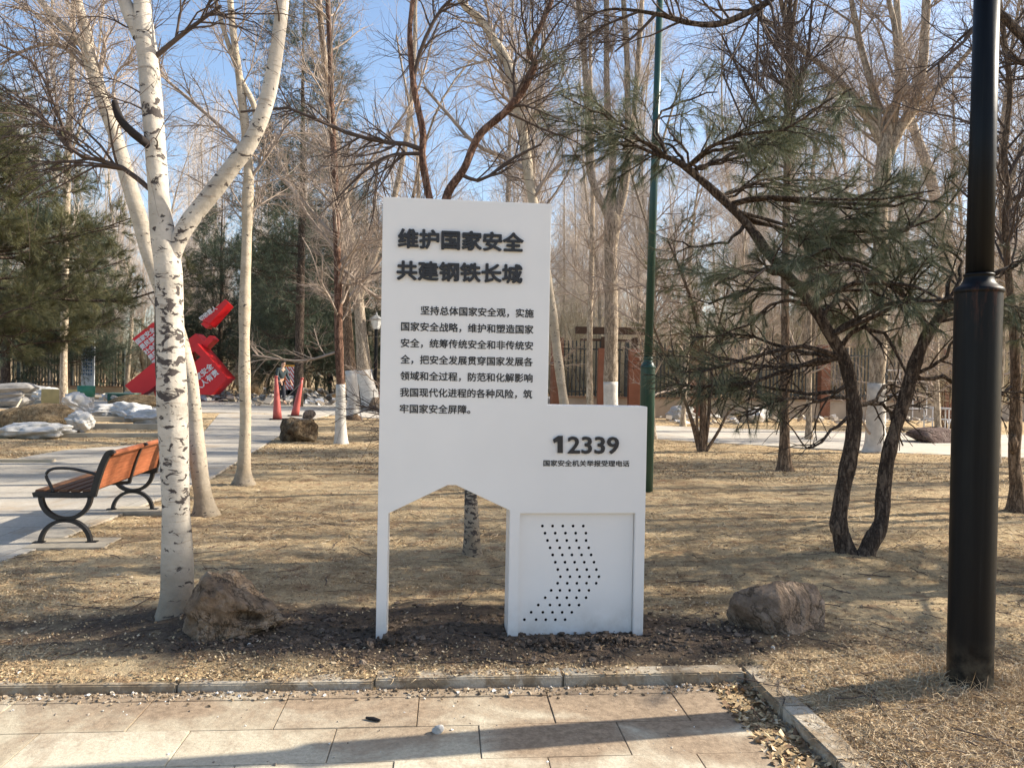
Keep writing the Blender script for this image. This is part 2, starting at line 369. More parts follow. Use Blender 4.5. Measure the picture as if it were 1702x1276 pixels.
# pavers of the near pavement: real slabs
def make_pavement():
    rs = np.random.RandomState(3); mb = MB(); row = 0.318; v = -0.115
    # first, cut row against the kerb
    rows = [(-0.018, -0.112, 0.30)]
    offs = [0.30, 0.585, 0.22, 0.50, 0.05, 0.37, 0.6]
    for k in range(7): rows.append((v - k * row, v - (k + 1) * row + 0.004, offs[k]))
    L = 0.645
    R = rotz(KA)
    for (va, vb, off) in rows:
        u1 = -0.20
        u = -7.2 + off
        while u < u1:
            a, b = u, min(u + L - 0.005, u1 - rs.rand() * 0.03)
            if b - a > 0.08:
                c = UV((a + b) / 2, (va + vb) / 2, -0.081 + rs.uniform(-.003, .003))
                t = euler(rs.uniform(-.006, .006), rs.uniform(-.004, .004), 0)
                mb.box(c, (b - a + .002, va - vb + .002, 0.05), R @ t)
            u += L
    mb.box(UV(-3.7, -1.2, -0.0945), (7.4, 2.35, .05), R)
    m = M('paver_stone', 0.8, 0.25)
    base = m.ramp(m.isl(), [(0, (0.45, 0.39, 0.285)), (0.5, (0.50, 0.44, 0.33)), (1, (0.55, 0.49, 0.375))])
    c = m.mix(1.0, base, m.ramp(m.noise(55, 6, 0.75), [(0.3, 0.72), (0.7, 1.15)]), 'MULTIPLY')
    st = m.noise(1.5, 7, 0.72, None, 0.8)
    co = m.obj()
    # trodden earth, thickest against the kerb and at the right
    vv = m.math('ADD', m.math('MULTIPLY', m.math('SUBTRACT', m.sep(co, 0), KC[0]), -math.sin(KA)), m.math('MULTIPLY', m.math('SUBTRACT', m.sep(co, 1), KC[1]), math.cos(KA)))
    add = m.ramp(m.math('ADD', vv, 1.0), [(0.3, 0.0), (1.0, 0.22)])
    dxx = m.ramp(m.math('MULTIPLY', m.math('ADD', m.sep(co, 0), 1.6), 0.4), [(0.3, 0.0), (0.85, 0.10)])
    st = m.math('ADD', st, m.math('ADD', add, dxx))
    for bx, by, rx, ry, am in ((.22, 3.42, .30, .17, .30), (.78, 3.72, .34, .16, .24), (.95, 3.35, .3, .12, .2), (-.95, 3.75, .16, .07, .2), (-1.6, 3.66, .22, .1, .2), (.25, 3.8, .3, .1, .16)):
        e2 = m.math('ADD', m.math('POWER', m.math('DIVIDE', m.math('SUBTRACT', m.sep(co, 0), bx), rx), 2), m.math('POWER', m.math('DIVIDE', m.math('SUBTRACT', m.sep(co, 1), by), ry), 2))
        st = m.math('ADD', st, m.math('MULTIPLY', m.ramp(m.math('MULTIPLY', e2, .5), [(.1, 1.0), (.9, 0.0)]), am))
    c = m.mix(m.ramp(st, [(0.50, 0.0), (0.58, 0.4), (0.66, 0.75), (0.76, 0.95)]), c, m.ramp(m.noise(30, 4, 0.7), [(0.3, (0.16, 0.112, 0.073)), (0.7, (0.35, 0.26, 0.175))]))
    m.col(c); m.bump(m.math('ADD', m.noise(70, 5, 0.7), m.math('MULTIPLY', st, 0.7)), 0.35, 0.012)
    o = mb.build('pavement', m.m, bevel=0.0025); tag(o, kind='structure')
    # kerbs
    k = M('kerb_stone', 0.85, 0.2)
    kc = m_ = k.ramp(k.isl(), [(0, (0.36, 0.31, 0.235)), (1, (0.47, 0.42, 0.34))])
    kc = k.mix(1.0, kc, k.ramp(k.noise(60, 5, 0.75), [(0.3, 0.7), (0.7, 1.15)]), 'MULTIPLY')
    kd = k.noise(3.2, 6, 0.72, None, 0.6)
    kc = k.mix(k.ramp(kd, [(0.42, 0.0), (0.53, 0.92)]), kc, k.ramp(k.noise(28, 4), [(0.3, (0.16, 0.115, 0.075)), (0.7, (0.31, 0.24, 0.155))]))
    k.col(kc); k.bump(k.noise(70, 5, 0.7), 0.4, 0.012)
    mb = MB(); u = -0.02; i = 0
    while u > -7:
        l = 0.98; z = -0.058 + rs.uniform(-.006, .006) - (0.008 if -1.6 > u > -3 else 0)
        mb.box(UV(u - l / 2 + .004, 0.06 + rs.uniform(-.006, .006), z - 0.05 + 0.052), (l - 0.008, 0.115, 0.1 + 0.0), R @ euler(rs.uniform(-.02, .02), rs.uniform(-.008, .008), rs.uniform(-.006, .006)))
        u -= l
    o = mb.build('front_kerb', k.m, bevel=0.007); tag(o, kind='structure')
    mb = MB(); v = 0.1
    while v > -3.4:
        l = 0.52; top = 0.0 + rs.uniform(-.005, .003)
        mb.box(UV(0.06 + rs.uniform(-.004, .004), v - l / 2, top - 0.05), (0.125, l - 0.008, 0.1), R @ euler(rs.uniform(-.01, .01), rs.uniform(-.02, .02), rs.uniform(-.008, .008)))
        v -= l
    o = mb.build('side_kerb', k.m, bevel=0.007); tag(o, kind='structure')
make_pavement()

# ------------------------------------------------------------------ sign
def curve_mesh(name, loops, depth):
    cu = bpy.data.curves.new(name, 'CURVE'); cu.dimensions = '2D'; cu.fill_mode = 'BOTH'; cu.extrude = depth / 2
    for lp in loops:
        s = cu.splines.new('POLY'); s.points.add(len(lp) - 1); s.use_cyclic_u = True
        for p, (x, y) in zip(s.points, lp): p.co = (x, y, 0, 1)
    return to_mesh(name, cu)
def to_mesh(name, data):
    o = bpy.data.objects.new('tmp', data); COL.objects.link(o)
    dg = bpy.context.evaluated_depsgraph_get(); dg.update()
    me = bpy.data.meshes.new_from_object(o.evaluated_get(dg)); me.name = name
    me.polygons.foreach_set('use_smooth', np.zeros(len(me.polygons), bool))
    bpy.data.objects.remove(o); 
    return me
def xform(me, fn):
    n = len(me.vertices); v = np.empty(n * 3, np.float32); me.vertices.foreach_get('co', v); v = fn(v.reshape(-1, 3).astype(float))
    me.vertices.foreach_set('co', v.astype(np.float32).ravel()); me.update(); return me
def text_mesh(name, body, size, bold=0.0, extr=0.0, spacing=1.0):
    c = bpy.data.curves.new(name, 'FONT'); c.body = body; c.size = 1; c.offset = bold; c.extrude = extr / size; c.space_character = spacing
    c.resolution_u = 3
    me = to_mesh(name, c); return xform(me, lambda v: v * size)
def text_line(name, t, x0, width, z, size, bold, extr, to3, mat, parent):
    """one line of lettering; heavier weights come from overlaid strokes shifted by a fraction of the em"""
    me = text_mesh(name, t, size, 0.0, extr)
    n = len(me.vertices); v = np.empty(n * 3, np.float32); me.vertices.foreach_get('co', v); v = v.reshape(-1, 3).astype(float)
    a, b = v[:, 0].min(), v[:, 0].max(); e = bold * size; sc = (width - 2 * e) / (b - a)
    v[:, 0] = (v[:, 0] - a) * sc + x0 + e; v[:, 1] += z
    Q = [tuple(p.vertices) for p in me.polygons]; bpy.data.meshes.remove(me)
    sh = [(0, 0)] + ([(math.cos(t_) , math.sin(t_)) for t_ in np.arange(8) * math.pi / 4] if bold else [])
    if bold > 0.025: sh += [(0.5 * math.cos(t_), 0.5 * math.sin(t_)) for t_ in np.arange(8) * math.pi / 4]
    V = []; F = []
    for k, (dx, dy) in enumerate(sh):
        w_ = v + np.array([dx * e, dy * e * 0.9, -0.00004 * k]); F += [tuple(i + n * k for i in q) for q in Q]; V.append(w_)
    me = bpy.data.meshes.new(name); me.from_pydata(to3(np.concatenate(V)).tolist(), [], F); me.update()
    return link(name, me, mat, parent)
def make_sign():
    root = thing('information_sign', 'tall white sheet metal sign with house-shaped cutout, bold black Chinese headline and number 12339', 'sign', tuple(S0), None, SA)
    white = M('white_sign_paint', 0.42, 0.4)
    zc = white.sep(white.obj(), 2)
    dirt = white.math('MULTIPLY', white.ramp(zc, [(0.0, 0.5), (0.22, 0.0)]), white.ramp(white.noise(9, 6, 0.7), [(0.35, 0.1), (0.7, 1.0)]))
    c = white.ramp(white.noise(1.5, 5), [(0.3, (0.73, 0.715, 0.69)), (0.7, (0.78, 0.765, 0.74))])
    white.col(white.mix(dirt, c, (0.36, 0.29, 0.22))); white.bump(white.noise(2.0, 2), 0.05, 0.02)
    white = white.m
    black = plain('black_letter_paint', (0.022, 0.022, 0.025), 0.45, 0.4, 0.2, 9)
    D = 0.20
    q = lambda x, y: SP(x, y)
    zb = -0.12
    outline = [q(640, 325), q(917, 341), q(910, 672), q(1075, 677)]
    r = outline[3][0]
    xL = q(630, 700)[0]; xs = (q(917, 341)[0] + q(910, 672)[0]) / 2; zst = (q(910, 672)[1] + q(1075, 677)[1]) / 2; zt = (q(640, 325)[1] + q(917, 341)[1]) / 2
    xR = (q(1075, 677)[0] + q(1070, 1050)[0]) / 2; xL = (q(640, 325)[0] + q(621, 1060)[0]) / 2
    xin = (q(648, 850)[0] + q(640, 1040)[0]) / 2; apx = q(744, 806); apx2 = q(758, 806); xbox = (q(846, 850)[0] + q(845, 1055)[0]) / 2 - 0.0
    zsh = q(648, 853)[1]; zsh2 = q(846, 848)[1]; zbt = q(960, 853)[1]
    xa = (q(864, 853)[0] + q(862, 1055)[0]) / 2; xb = (q(1056, 853)[0] + q(1052, 1050)[0]) / 2
    # body: one folded sheet: outline with the gable cut-out and the recess of the box
    body = [(xL, zb), (xin, zb), (xin, zsh), apx, apx2, (xbox, zsh2), (xbox, zb), (xa, zb), (xa, zbt), (xb, zbt), (xb, zb), (xR, zb), (xR, zst), (xs, zst), (xs, zt), (xL, zt)]
    to3 = lambda off: (lambda v: np.stack([v[:, 0], off - v[:, 2], v[:, 1]], 1))
    me = curve_mesh('panel_body', [body], D); xform(me, to3(D / 2))
    bm = bmesh.new(); bm.from_mesh(me); bmesh.ops.remove_doubles(bm, verts=bm.verts, dist=1e-4)
    bmesh.ops.dissolve_limit(bm, angle_limit=0.01, verts=bm.verts[:], edges=bm.edges[:])
    es = [e for e in bm.edges if len(e.link_faces) == 2 and e.calc_face_angle() > 0.5]
    bmesh.ops.bevel(bm, geom=es, offset=0.003, segments=2, affect='EDGES'); bm.to_mesh(me); bm.free()
    link('panel_body', me, white, root)
    # perforated front of the cabinet, set back from the face
    zlow = q(960, 1057)[1]
    rows = [(232, 450, 623), (246, 464, 661), (259, 465, 700), (273, 479, 739), (287, 492, 777), (301, 507, 816), (314, 520, 855), (328, 533, 893), (313, 519, 928), (279, 480, 966), (247, 465, 1005), (210, 427, 1044), (172, 389, 1083), (136, 353, 1122)]
    holes = []
    for k, (a, b, y) in enumerate(rows):
        for i in range(5):
            x = a + (b - a) * i / 4
            if k >= 9 and i > 0: x = b - (4 - i) * 51.5
            s_, z_ = q(830 + x / 3.19, 680 + y / 3.19)
            holes.append([(s_ + 0.009 * math.cos(t), z_ + 0.009 * math.sin(t)) for t in np.linspace(0, 2 * math.pi, 12, endpoint=False)])
    me = curve_mesh('perforated_panel', [[(xa + .003, zlow), (xb - .003, zlow), (xb - .003, zbt - .003), (xa + .003, zbt - .003)]] + holes, 0.004)
    xform(me, to3(0.030)); link('perforated_panel', me, white, root)
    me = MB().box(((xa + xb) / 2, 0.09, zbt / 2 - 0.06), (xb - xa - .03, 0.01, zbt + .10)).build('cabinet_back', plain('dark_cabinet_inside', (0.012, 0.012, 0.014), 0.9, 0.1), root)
    # lettering
    L = [("维护国家安全", 661, 870, 411), ("共建钢铁长城", 659, 868, 464)]
    for t, a, b, y in L:
        s0, z0 = q(a, y); s1, _ = q(b, y + 8); text_line('headline_lettering', t, s0, s1 - s0, z0 + 0.008, 0.117, 0.036, 0.007, to3(-0.008), black, root)
    para = ["坚持总体国家安全观，实施", "国家安全战略，维护和塑造国家", "安全，统筹传统安全和非传统安", "全，把安全发展贯穿国家发展各", "领域和全过程，防范和化解影响", "我国现代化进程的各种风险，筑", "牢国家安全屏障。"]
    sL, z1 = q(667, 522); _, z7 = q(664, 686); sR = q(887, 600)[0]; pitch = (sR - sL) / 14
    sL0 = (q(667, 540)[0] + q(664, 670)[0]) / 2
    for i, t in enumerate(para):
        x0 = sL0 + (2 * pitch if i == 0 else 0)
        w_ = pitch * (len(t) - 0.08) if t[-1] != '。' else pitch * (len(t) - 0.62)
        text_line('paragraph_lettering', t, x0, w_, z1 + (z7 - z1) * i / 6 + 0.004, pitch * 0.98, 0.020, 0.0008, to3(-0.0022), black, root)
    s0, z0 = q(943, 752.5); s1, _ = q(1028, 754)
    text_line('number_lettering', "2339", s0, s1 - s0, z0, 0.142, 0.022, 0.006, to3(-0.007), black, root)
    me = curve_mesh('number_lettering', [[q(926.5, 752.2), q(926.5, 733), q(920.5, 736), q(918.8, 730), q(927.5, 723.8), q(935, 723.9), q(935, 752.3)]], 0.012); xform(me, to3(-0.007)); link('number_lettering', me, black, root)
    s0, z0 = q(903, 774); s1, _ = q(1046, 776)
    text_line('caption_lettering', "国家安全机关举报受理电话", s0, s1 - s0, z0 + .002, 0.0395, 0.022, 0.0008, to3(-0.0022), black, root)
make_sign()

# ------------------------------------------------------------------ vegetation tools
def children(Pp, Rp, N, rs, t=(0.2, 0.98), ang=(30, 60), length=(0.4, 0.8), up=0.1, wob=0.12, n=6, rr=0.5, rmin=0.002, rmax=1.0, taper=0.25, tl=0.5, weight=True, drop=0.0):
    B, k, _ = Pp.shape
    ln = np.linalg.norm(np.diff(Pp, axis=1), axis=2).sum(1)
    w_ = ln / ln.sum() if weight else None
    idx = rs.choice(B, N, p=w_)
    tt = rs.uniform(t[0], t[1], N) * (k - 1); i = np.minimum(tt.astype(int), k - 2); f = (tt - i)[:, None]
    p0 = Pp[idx, i] * (1 - f) + Pp[idx, i + 1] * f; T = nrm(Pp[idx, i + 1] - Pp[idx, i])
    r0 = Rp[idx, i] * (1 - f[:, 0]) + Rp[idx, i + 1] * f[:, 0]
    a = np.radians(rs.uniform(ang[0], ang[1], N))[:, None]
    q = rs.randn(N, 3); q = nrm(q - T * (q * T).sum(1, keepdims=True))
    d = nrm(np.cos(a) * T + np.sin(a) * q)
    L = rs.uniform(length[0], length[1], N) * (1 - tl * (tt / (k - 1)))
    pts = [p0]; st = (L / (n - 1))[:, None]
    for s in range(n - 1):
        d = nrm(d + np.array([0, 0, up - drop * s / n]) + wob * rs.randn(N, 3)); pts.append(pts[-1] + d * st)
    R0 = np.clip(r0 * rr, rmin, rmax)[:, None]
    R = R0 * np.linspace(1, taper, n)[None, :]
    return np.stack(pts, 1), R
def needles(Pt, m, L, wd, rs, t0=0.3, ang=(20, 55), droop=0.15, wt=None):
    B, n, _ = Pt.shape; N = B * m; idx = np.repeat(np.arange(B), m)
    tt = (t0 + (1 - t0) * rs.rand(N)**0.8) * (n - 1); i = np.minimum(tt.astype(int), n - 2); f = (tt - i)[:, None]
    p0 = Pt[idx, i] * (1 - f) + Pt[idx, i + 1] * f; T = nrm(Pt[idx, i + 1] - Pt[idx, i])
    a = np.radians(rs.uniform(ang[0], ang[1], N))[:, None]
    q = rs.randn(N, 3); q = nrm(q - T * (q * T).sum(1, keepdims=True))
    d = nrm(np.cos(a) * T + np.sin(a) * q + np.array([0, 0, -droop]))
    ll = (L * rs.uniform(0.7, 1.15, N))[:, None]
    s = nrm(np.cross(d, rs.randn(N, 3))) * wd / 2
    V = np.stack([p0 - s, p0 + s, p0 + d * ll], 1).reshape(-1, 3)
    return V, np.arange(N * 3).reshape(-1, 3)
def stem_from_px(pl, Y, n=None, dY=None):
    """traced stem: (px, py, width px[, depth shift]) -> points, radii"""
    a = np.array([(x, y, w_, (r[0] if r else 0.0)) for x, y, w_, *r in pl], float)
    pts = np.array([P(x, y, Y + d) for x, y, w_, d in a]); r = a[:, 2] / 2 * (Y + a[:, 3]) / FPX
    n = n or max(10, 5 * len(a))
    s = smooth_path(np.concatenate([pts, r[:, None]], 1), n)
    return s[:, :3], np.maximum(s[:, 3], 0.002)
def extend(pts, r, top, rs, n=12, lean=0.3, rtop=0.015):
    d = nrm(pts[-1] - pts[-3]); step = max(0.1, (top - pts[-1][2]) / n); out = [pts]; rr = [r]; p = pts[-1].copy(); r0 = r[-1]
    for k in range(n):
        d = nrm(d + V3(0, 0, 0.12) + 0.07 * rs.randn(3)); p = p + d * step; out.append(p[None].copy()); rr.append([r0 + (rtop - r0) * (k + 1) / n])
    return np.concatenate(out), np.concatenate(rr)
def bumpy(pts, r, rs, amt=0.06):
    return r * (1 + amt * np.interp(np.arange(len(r)), np.arange(0, len(r) + 3, 3), rs.randn(len(np.arange(0, len(r) + 3, 3)))))
def resamp(pts, r, n):
    s = np.linspace(0, len(pts) - 1, n); i = np.minimum(s.astype(int), len(pts) - 2); f = (s - i)[:, None]
    return pts[i] * (1 - f) + pts[i + 1] * f, r[i] * (1 - f[:, 0]) + r[i + 1] * f[:, 0]
def bare_tree(name, label, cat, stems, rs, bark, tw='twig', paint=None, n1=26, n2=240, n3=2200, l1=(1.0, 2.2), l2=(0.4, 0.9), l3=(0.2, 0.5), up=0.05, t1=0.3, drop=0.05,
              ang=(35, 65), extra=(), rmax=0.03, sides=14, stem_names=None, group=None, rsc=1.0, kn=0.05, flare=0.35, twmat=None):
    base = stems[0][0][0].copy(); base[2] -= 0.0
    root = thing(name, label, cat, tuple(base), group)
    alls = []
    for k, (p, r) in enumerate(stems):
        r = bumpy(p, r, rs, kn)
        if k == 0:
            h = p[:, 2] - p[0, 2]; r = r * (1 + flare * np.exp(-h / 0.18))
            p = np.concatenate([[p[0] - V3(0, 0, 0.12)], p]); r = np.concatenate([[r[0] * 1.05], r])
        sd = sides if k == 0 else max(7, sides - 5)
        Vv, Q, _ = tubes(p[None], r[None], sd)
        # gnarl: small dents
        mb = MB(); dn = pnoise3(Vv, 9, rs.randint(999)) * 0.04
        c = np.repeat(p, sd, 0); hh = np.exp(-np.maximum(Vv[:, 2] - p[1, 2], 0) / .10) if k == 0 else 0
        dn = dn + hh * (.12 + .34 * np.maximum(pnoise3(nrm((Vv - c) * V3(1, 1, 0)), 2.6, 31 + len(p)), -.2)); Vv = c + (Vv - c) * (1 + dn[:, None]); mb.add(Vv, Q)
        nm = 'trunk' if k == 0 else 'limb'
        mb.build(nm, bark, root, True, base)
        alls.append(resamp(p, r, 24))
    if paint is not None:
        p, r = stems[0]; h = p[:, 2]; j = max(2, int((h < paint).sum()) + 1); pp = p[:j].copy(); rr_ = r[:j] * (1 + flare * np.exp(-(h[:j] - h[0]) / 0.18)) * 1.05 + 0.006
        pp = np.concatenate([[pp[0] - V3(0, 0, .1)], pp]); rr_ = np.concatenate([[rr_[0]], rr_])
        MB().tube(pp, rr_, sides, cap=True).build('painted_base', MT['lime'], root, True, base)
    S = np.stack([a[0] for a in alls]); SR = np.stack([a[1] for a in alls])
    mb = MB()
    A, AR = children(S, SR, n1, rs, (t1, 0.99), ang, l1, up, 0.13, 8, 0.42, 0.006 * rsc, rmax, 0.3, 0.55, drop=drop)
    if len(extra):
        e = [resamp(*x, 8) for x in extra]; A = np.concatenate([A, np.stack([x[0] for x in e])]); AR = np.concatenate([AR, np.stack([x[1] for x in e])])
    mb.tubes(A, AR, 5)
    Bp, BR = children(A, AR, n2, rs, (0.15, 0.98), (28, 60), l2, up, 0.14, 6, 0.55, 0.0028 * rsc, 0.012, 0.4, 0.4, drop=drop)
    mb.tubes(Bp, BR, 4)
    C, CR = children(Bp, BR, n3, rs, (0.1, 1.0), (25, 60), l3, up * 0.6, 0.16, 5, 0.6, 0.0014 * rsc, 0.004, 0.45, 0.3, drop=drop * 1.6)
    mb.tubes(C, CR, 3)
    mb.build('crown', MT[tw] if twmat is None else twmat, root, True, base)
    return root
RS = np.random.RandomState
# ------------------------------------------------------------------ the near and middle trees, traced in place
def near_trees():
    rs = RS(11)
    Y = 4.80
    tr = stem_from_px([(292, 1034, 43.5), (295, 950, 46.1), (291, 800, 47.0), (286, 650, 47.0), (282, 520, 42.6), (279, 440, 42.6), (268, 370, 36.5), (262, 300, 33.1), (255, 200, 32.2), (246, 100, 32.2), (238, 40, 32.2)], Y)
    up1 = extend(*stem_from_px([(240, 60, 29.6), (236, 0, 26.1), (228, -90, 23.5)], Y), 6.2, rs)
    up2 = extend(*stem_from_px([(232, 62, 22.6), (214, 20, 21.8), (200, -20, 20.9), (184, -90, 18.3)], Y), 5.6, rs)
    lb = extend(*stem_from_px([(282, 470, 17.4), (290, 418, 26.1), (310, 375, 27.0), (345, 330, 27.8), (390, 272, 27.0), (422, 225, 26.1), (444, 165, 24.4), (459, 90, 22.6), (469, 10, 20.0), (476, -90, 17.4)], Y), 5.6, rs)
    ex = [stem_from_px([(262, 326, 9), (222, 292, 9), (195, 275, 8), (150, 262, 7), (118, 253, 6), (70, 190, 5), (0, 140, 3)], Y),
          stem_from_px([(120, 254, 6), (100, 200, 5), (60, 110, 4), (0, 75, 3)], Y),
          stem_from_px([(258, 95, 9), (300, 60, 8), (340, 30, 6), (368, 10, 5)], Y, dY=-.1),
          stem_from_px([(118, 253, 6), (100, 225, 5), (40, 175, 4), (0, 147, 3)], Y)]
    t = bare_tree('birch_tree', 'thick white birch with black bark scars and a broken stub, beside the large rock', 'tree', [tr, up1, up2, lb], rs, MT['birch'], 'twig_dark', n1=14, n2=150, n3=1100, extra=ex, l1=(0.5, 1.1), t1=0.55, rmax=.0065, drop=0.3, sides=28, kn=0.025, up=0.02)
    st = stem_from_px([(250, 244, 15, .1), (222, 222, 14), (204, 204, 13), (196, 190, 13), (190, 168, 9)], Y - .13)
    MB().tube(*st, 9).build('broken_branch', plain('dead_wood', (0.035, 0.03, 0.028), .9, .1), t, True, tr[0][0])
    # second birch, leaning left behind the first
    Y = 8.4
    tr = extend(*stem_from_px([(343, 856, 30), (334, 800, 26), (327, 740, 25), (319, 650, 25), (306, 590, 25), (284, 520, 24), (262, 462, 24), (247, 420, 24), (234, 370, 24), (214, 305, 24), (196, 240, 23), (176, 180, 22), (157, 125, 23), (147, 85, 21), (143, 50, 17), (128, 0, 15), (122, -60, 13)], Y), 7.8, rs)
    l1 = extend(*stem_from_px([(152, 105, 13), (135, 72, 15), (100, 40, 13), (68, 2, 11), (40, -40, 10)], Y), 6.8, rs)
    ex = [stem_from_px([(147, 112, 8), (120, 75, 7), (70, 30, 6), (15, -5, 4)], Y), stem_from_px([(148, 118, 7), (100, 76, 6), (50, 80, 5), (0, 108, 4)], Y), stem_from_px([(165, 160, 8), (150, 60, 0), (170, 85, 0)][:1] + [(168, 110, 8), (174, 72, 6)], Y),
          stem_from_px([(195, 235, 5), (190, 130, 4), (225, 98, 3)], Y)]
    bare_tree('birch_tree', 'leaning birch passing behind the thickest white birch, forked high at upper left', 'tree', [tr, l1], rs, MT['birch_b'], 'twig', n1=26, n2=280, n3=2300, extra=ex, l1=(0.7, 1.5), t1=0.55, rmax=.009, drop=0.25, sides=18)
    # third, straight
    Y = 10.65
    tr = extend(*stem_from_px([(404, 806, 26), (406, 760, 20), (408, 690, 19), (406, 600, 18), (407, 500, 18), (410, 400, 17), (412, 330, 17), (413, 280, 16), (408, 220, 14), (398, 130, 12), (386, 40, 11), (380, -40, 10)], Y), 9.5, rs)
    l1 = extend(*stem_from_px([(413, 270, 9), (425, 190, 10), (400, 130, 9), (375, 60, 8), (358, 0, 7)], Y), 8.5, rs)
    ex = [stem_from_px([(408, 250, 8), (390, 232, 7), (330, 178, 6), (272, 128, 5), (263, 95, 4)], Y), stem_from_px([(413, 300, 6), (450, 250, 5), (480, 200, 3)], Y)]
    bare_tree('birch_tree', 'slim straight birch with pale bark between the bench and the traffic cones', 'tree', [tr, l1], rs, MT['birch_c'], 'twig', n1=40, n2=380, n3=3400, extra=ex, l1=(0.8, 2.0), t1=0.4, rmax=.012, drop=0.15, sides=14)
    # behind the sign: forked above it
    Y = 6.5
    tr = stem_from_px([(783, 932, 26), (784, 880, 23), (781, 800, 20), (770, 700, 19), (752, 560, 18), (738, 450, 17), (733, 380, 15)], Y)
    s1 = extend(*stem_from_px([(733, 400, 13), (743, 325, 14), (771, 281, 13), (796, 226, 13), (838, 188, 13), (868, 152, 12), (889, 108, 11), (880, 84, 10), (900, 40, 9), (917, 0, 8), (930, -60, 7)], Y), 5.6, rs)
    s2 = extend(*stem_from_px([(733, 400, 11), (713, 326, 12), (702, 261, 12), (703, 221, 11), (688, 145, 10), (681, 60, 9), (686, 0, 8), (690, -60, 7)], Y), 5.4, rs)
    ex = [stem_from_px([(700, 248, 9), (670, 238, 8), (636, 236, 8), (590, 224, 7), (550, 211, 7), (490, 180, 5), (400, 186, 4)], Y), stem_from_px([(700, 255, 7), (650, 258, 6), (610, 280, 5), (560, 330, 3)], Y),
          stem_from_px([(686, 140, 7), (700, 80, 7), (730, 20, 6), (760, -10, 5)], Y), stem_from_px([(765, 290, 7), (800, 300, 6), (850, 265, 5), (900, 240, 4)], Y), stem_from_px([(800, 222, 6), (830, 190, 6), (865, 175, 5), (900, 185, 3)], Y)]
    bare_tree('small_tree', 'small gnarled tree rising behind the white sign, its trunk seen through the cutout', 'tree', [tr, s1, s2], rs, MT['red'], 'twig_dark', n1=26, n2=280, n3=1900, extra=ex, l1=(0.6, 1.5), l2=(.3, .8), t1=0.3, up=0.03, sides=14)
    t = [o for o in bpy.data.objects if o.name.startswith('small_tree')][0]
    for c in t.children:
        if c.name.startswith('trunk'): c.data.materials[0] = MT['birch_scarred']
    # leaning birch right of the sign
    Y = 14.0
    tr = extend(*stem_from_px([(948, 752, 19), (942, 700, 17), (936, 660, 16), (928, 600, 15), (918, 520, 15), (906, 440, 15), (893, 370, 16), (886, 336, 17), (877, 280, 18), (871, 227, 20), (861, 181, 18), (845, 110, 16), (826, 75, 15), (800, 35, 13), (768, 5, 11), (740, -50, 9)], Y), 11, rs)
    ex = [stem_from_px([(862, 185, 8), (830, 110, 7), (835, 50, 6), (832, 20, 4)], Y), stem_from_px([(878, 285, 9), (840, 262, 8), (790, 240, 7), (745, 190, 6), (705, 145, 5)], Y), stem_from_px([(885, 330, 8), (905, 300, 7), (935, 270, 5)], Y), stem_from_px([(872, 235, 8), (890, 190, 7), (905, 120, 6), (900, 40, 4)], Y)]
    bare_tree('birch_tree', 'leaning pale birch whose trunk shows beside the right edge of the white sign', 'tree', [tr], rs, MT['birch_c'], 'twig', n1=40, n2=380, n3=3000, extra=ex, l1=(1.0, 2.4), t1=0.4, sides=14)
near_trees()

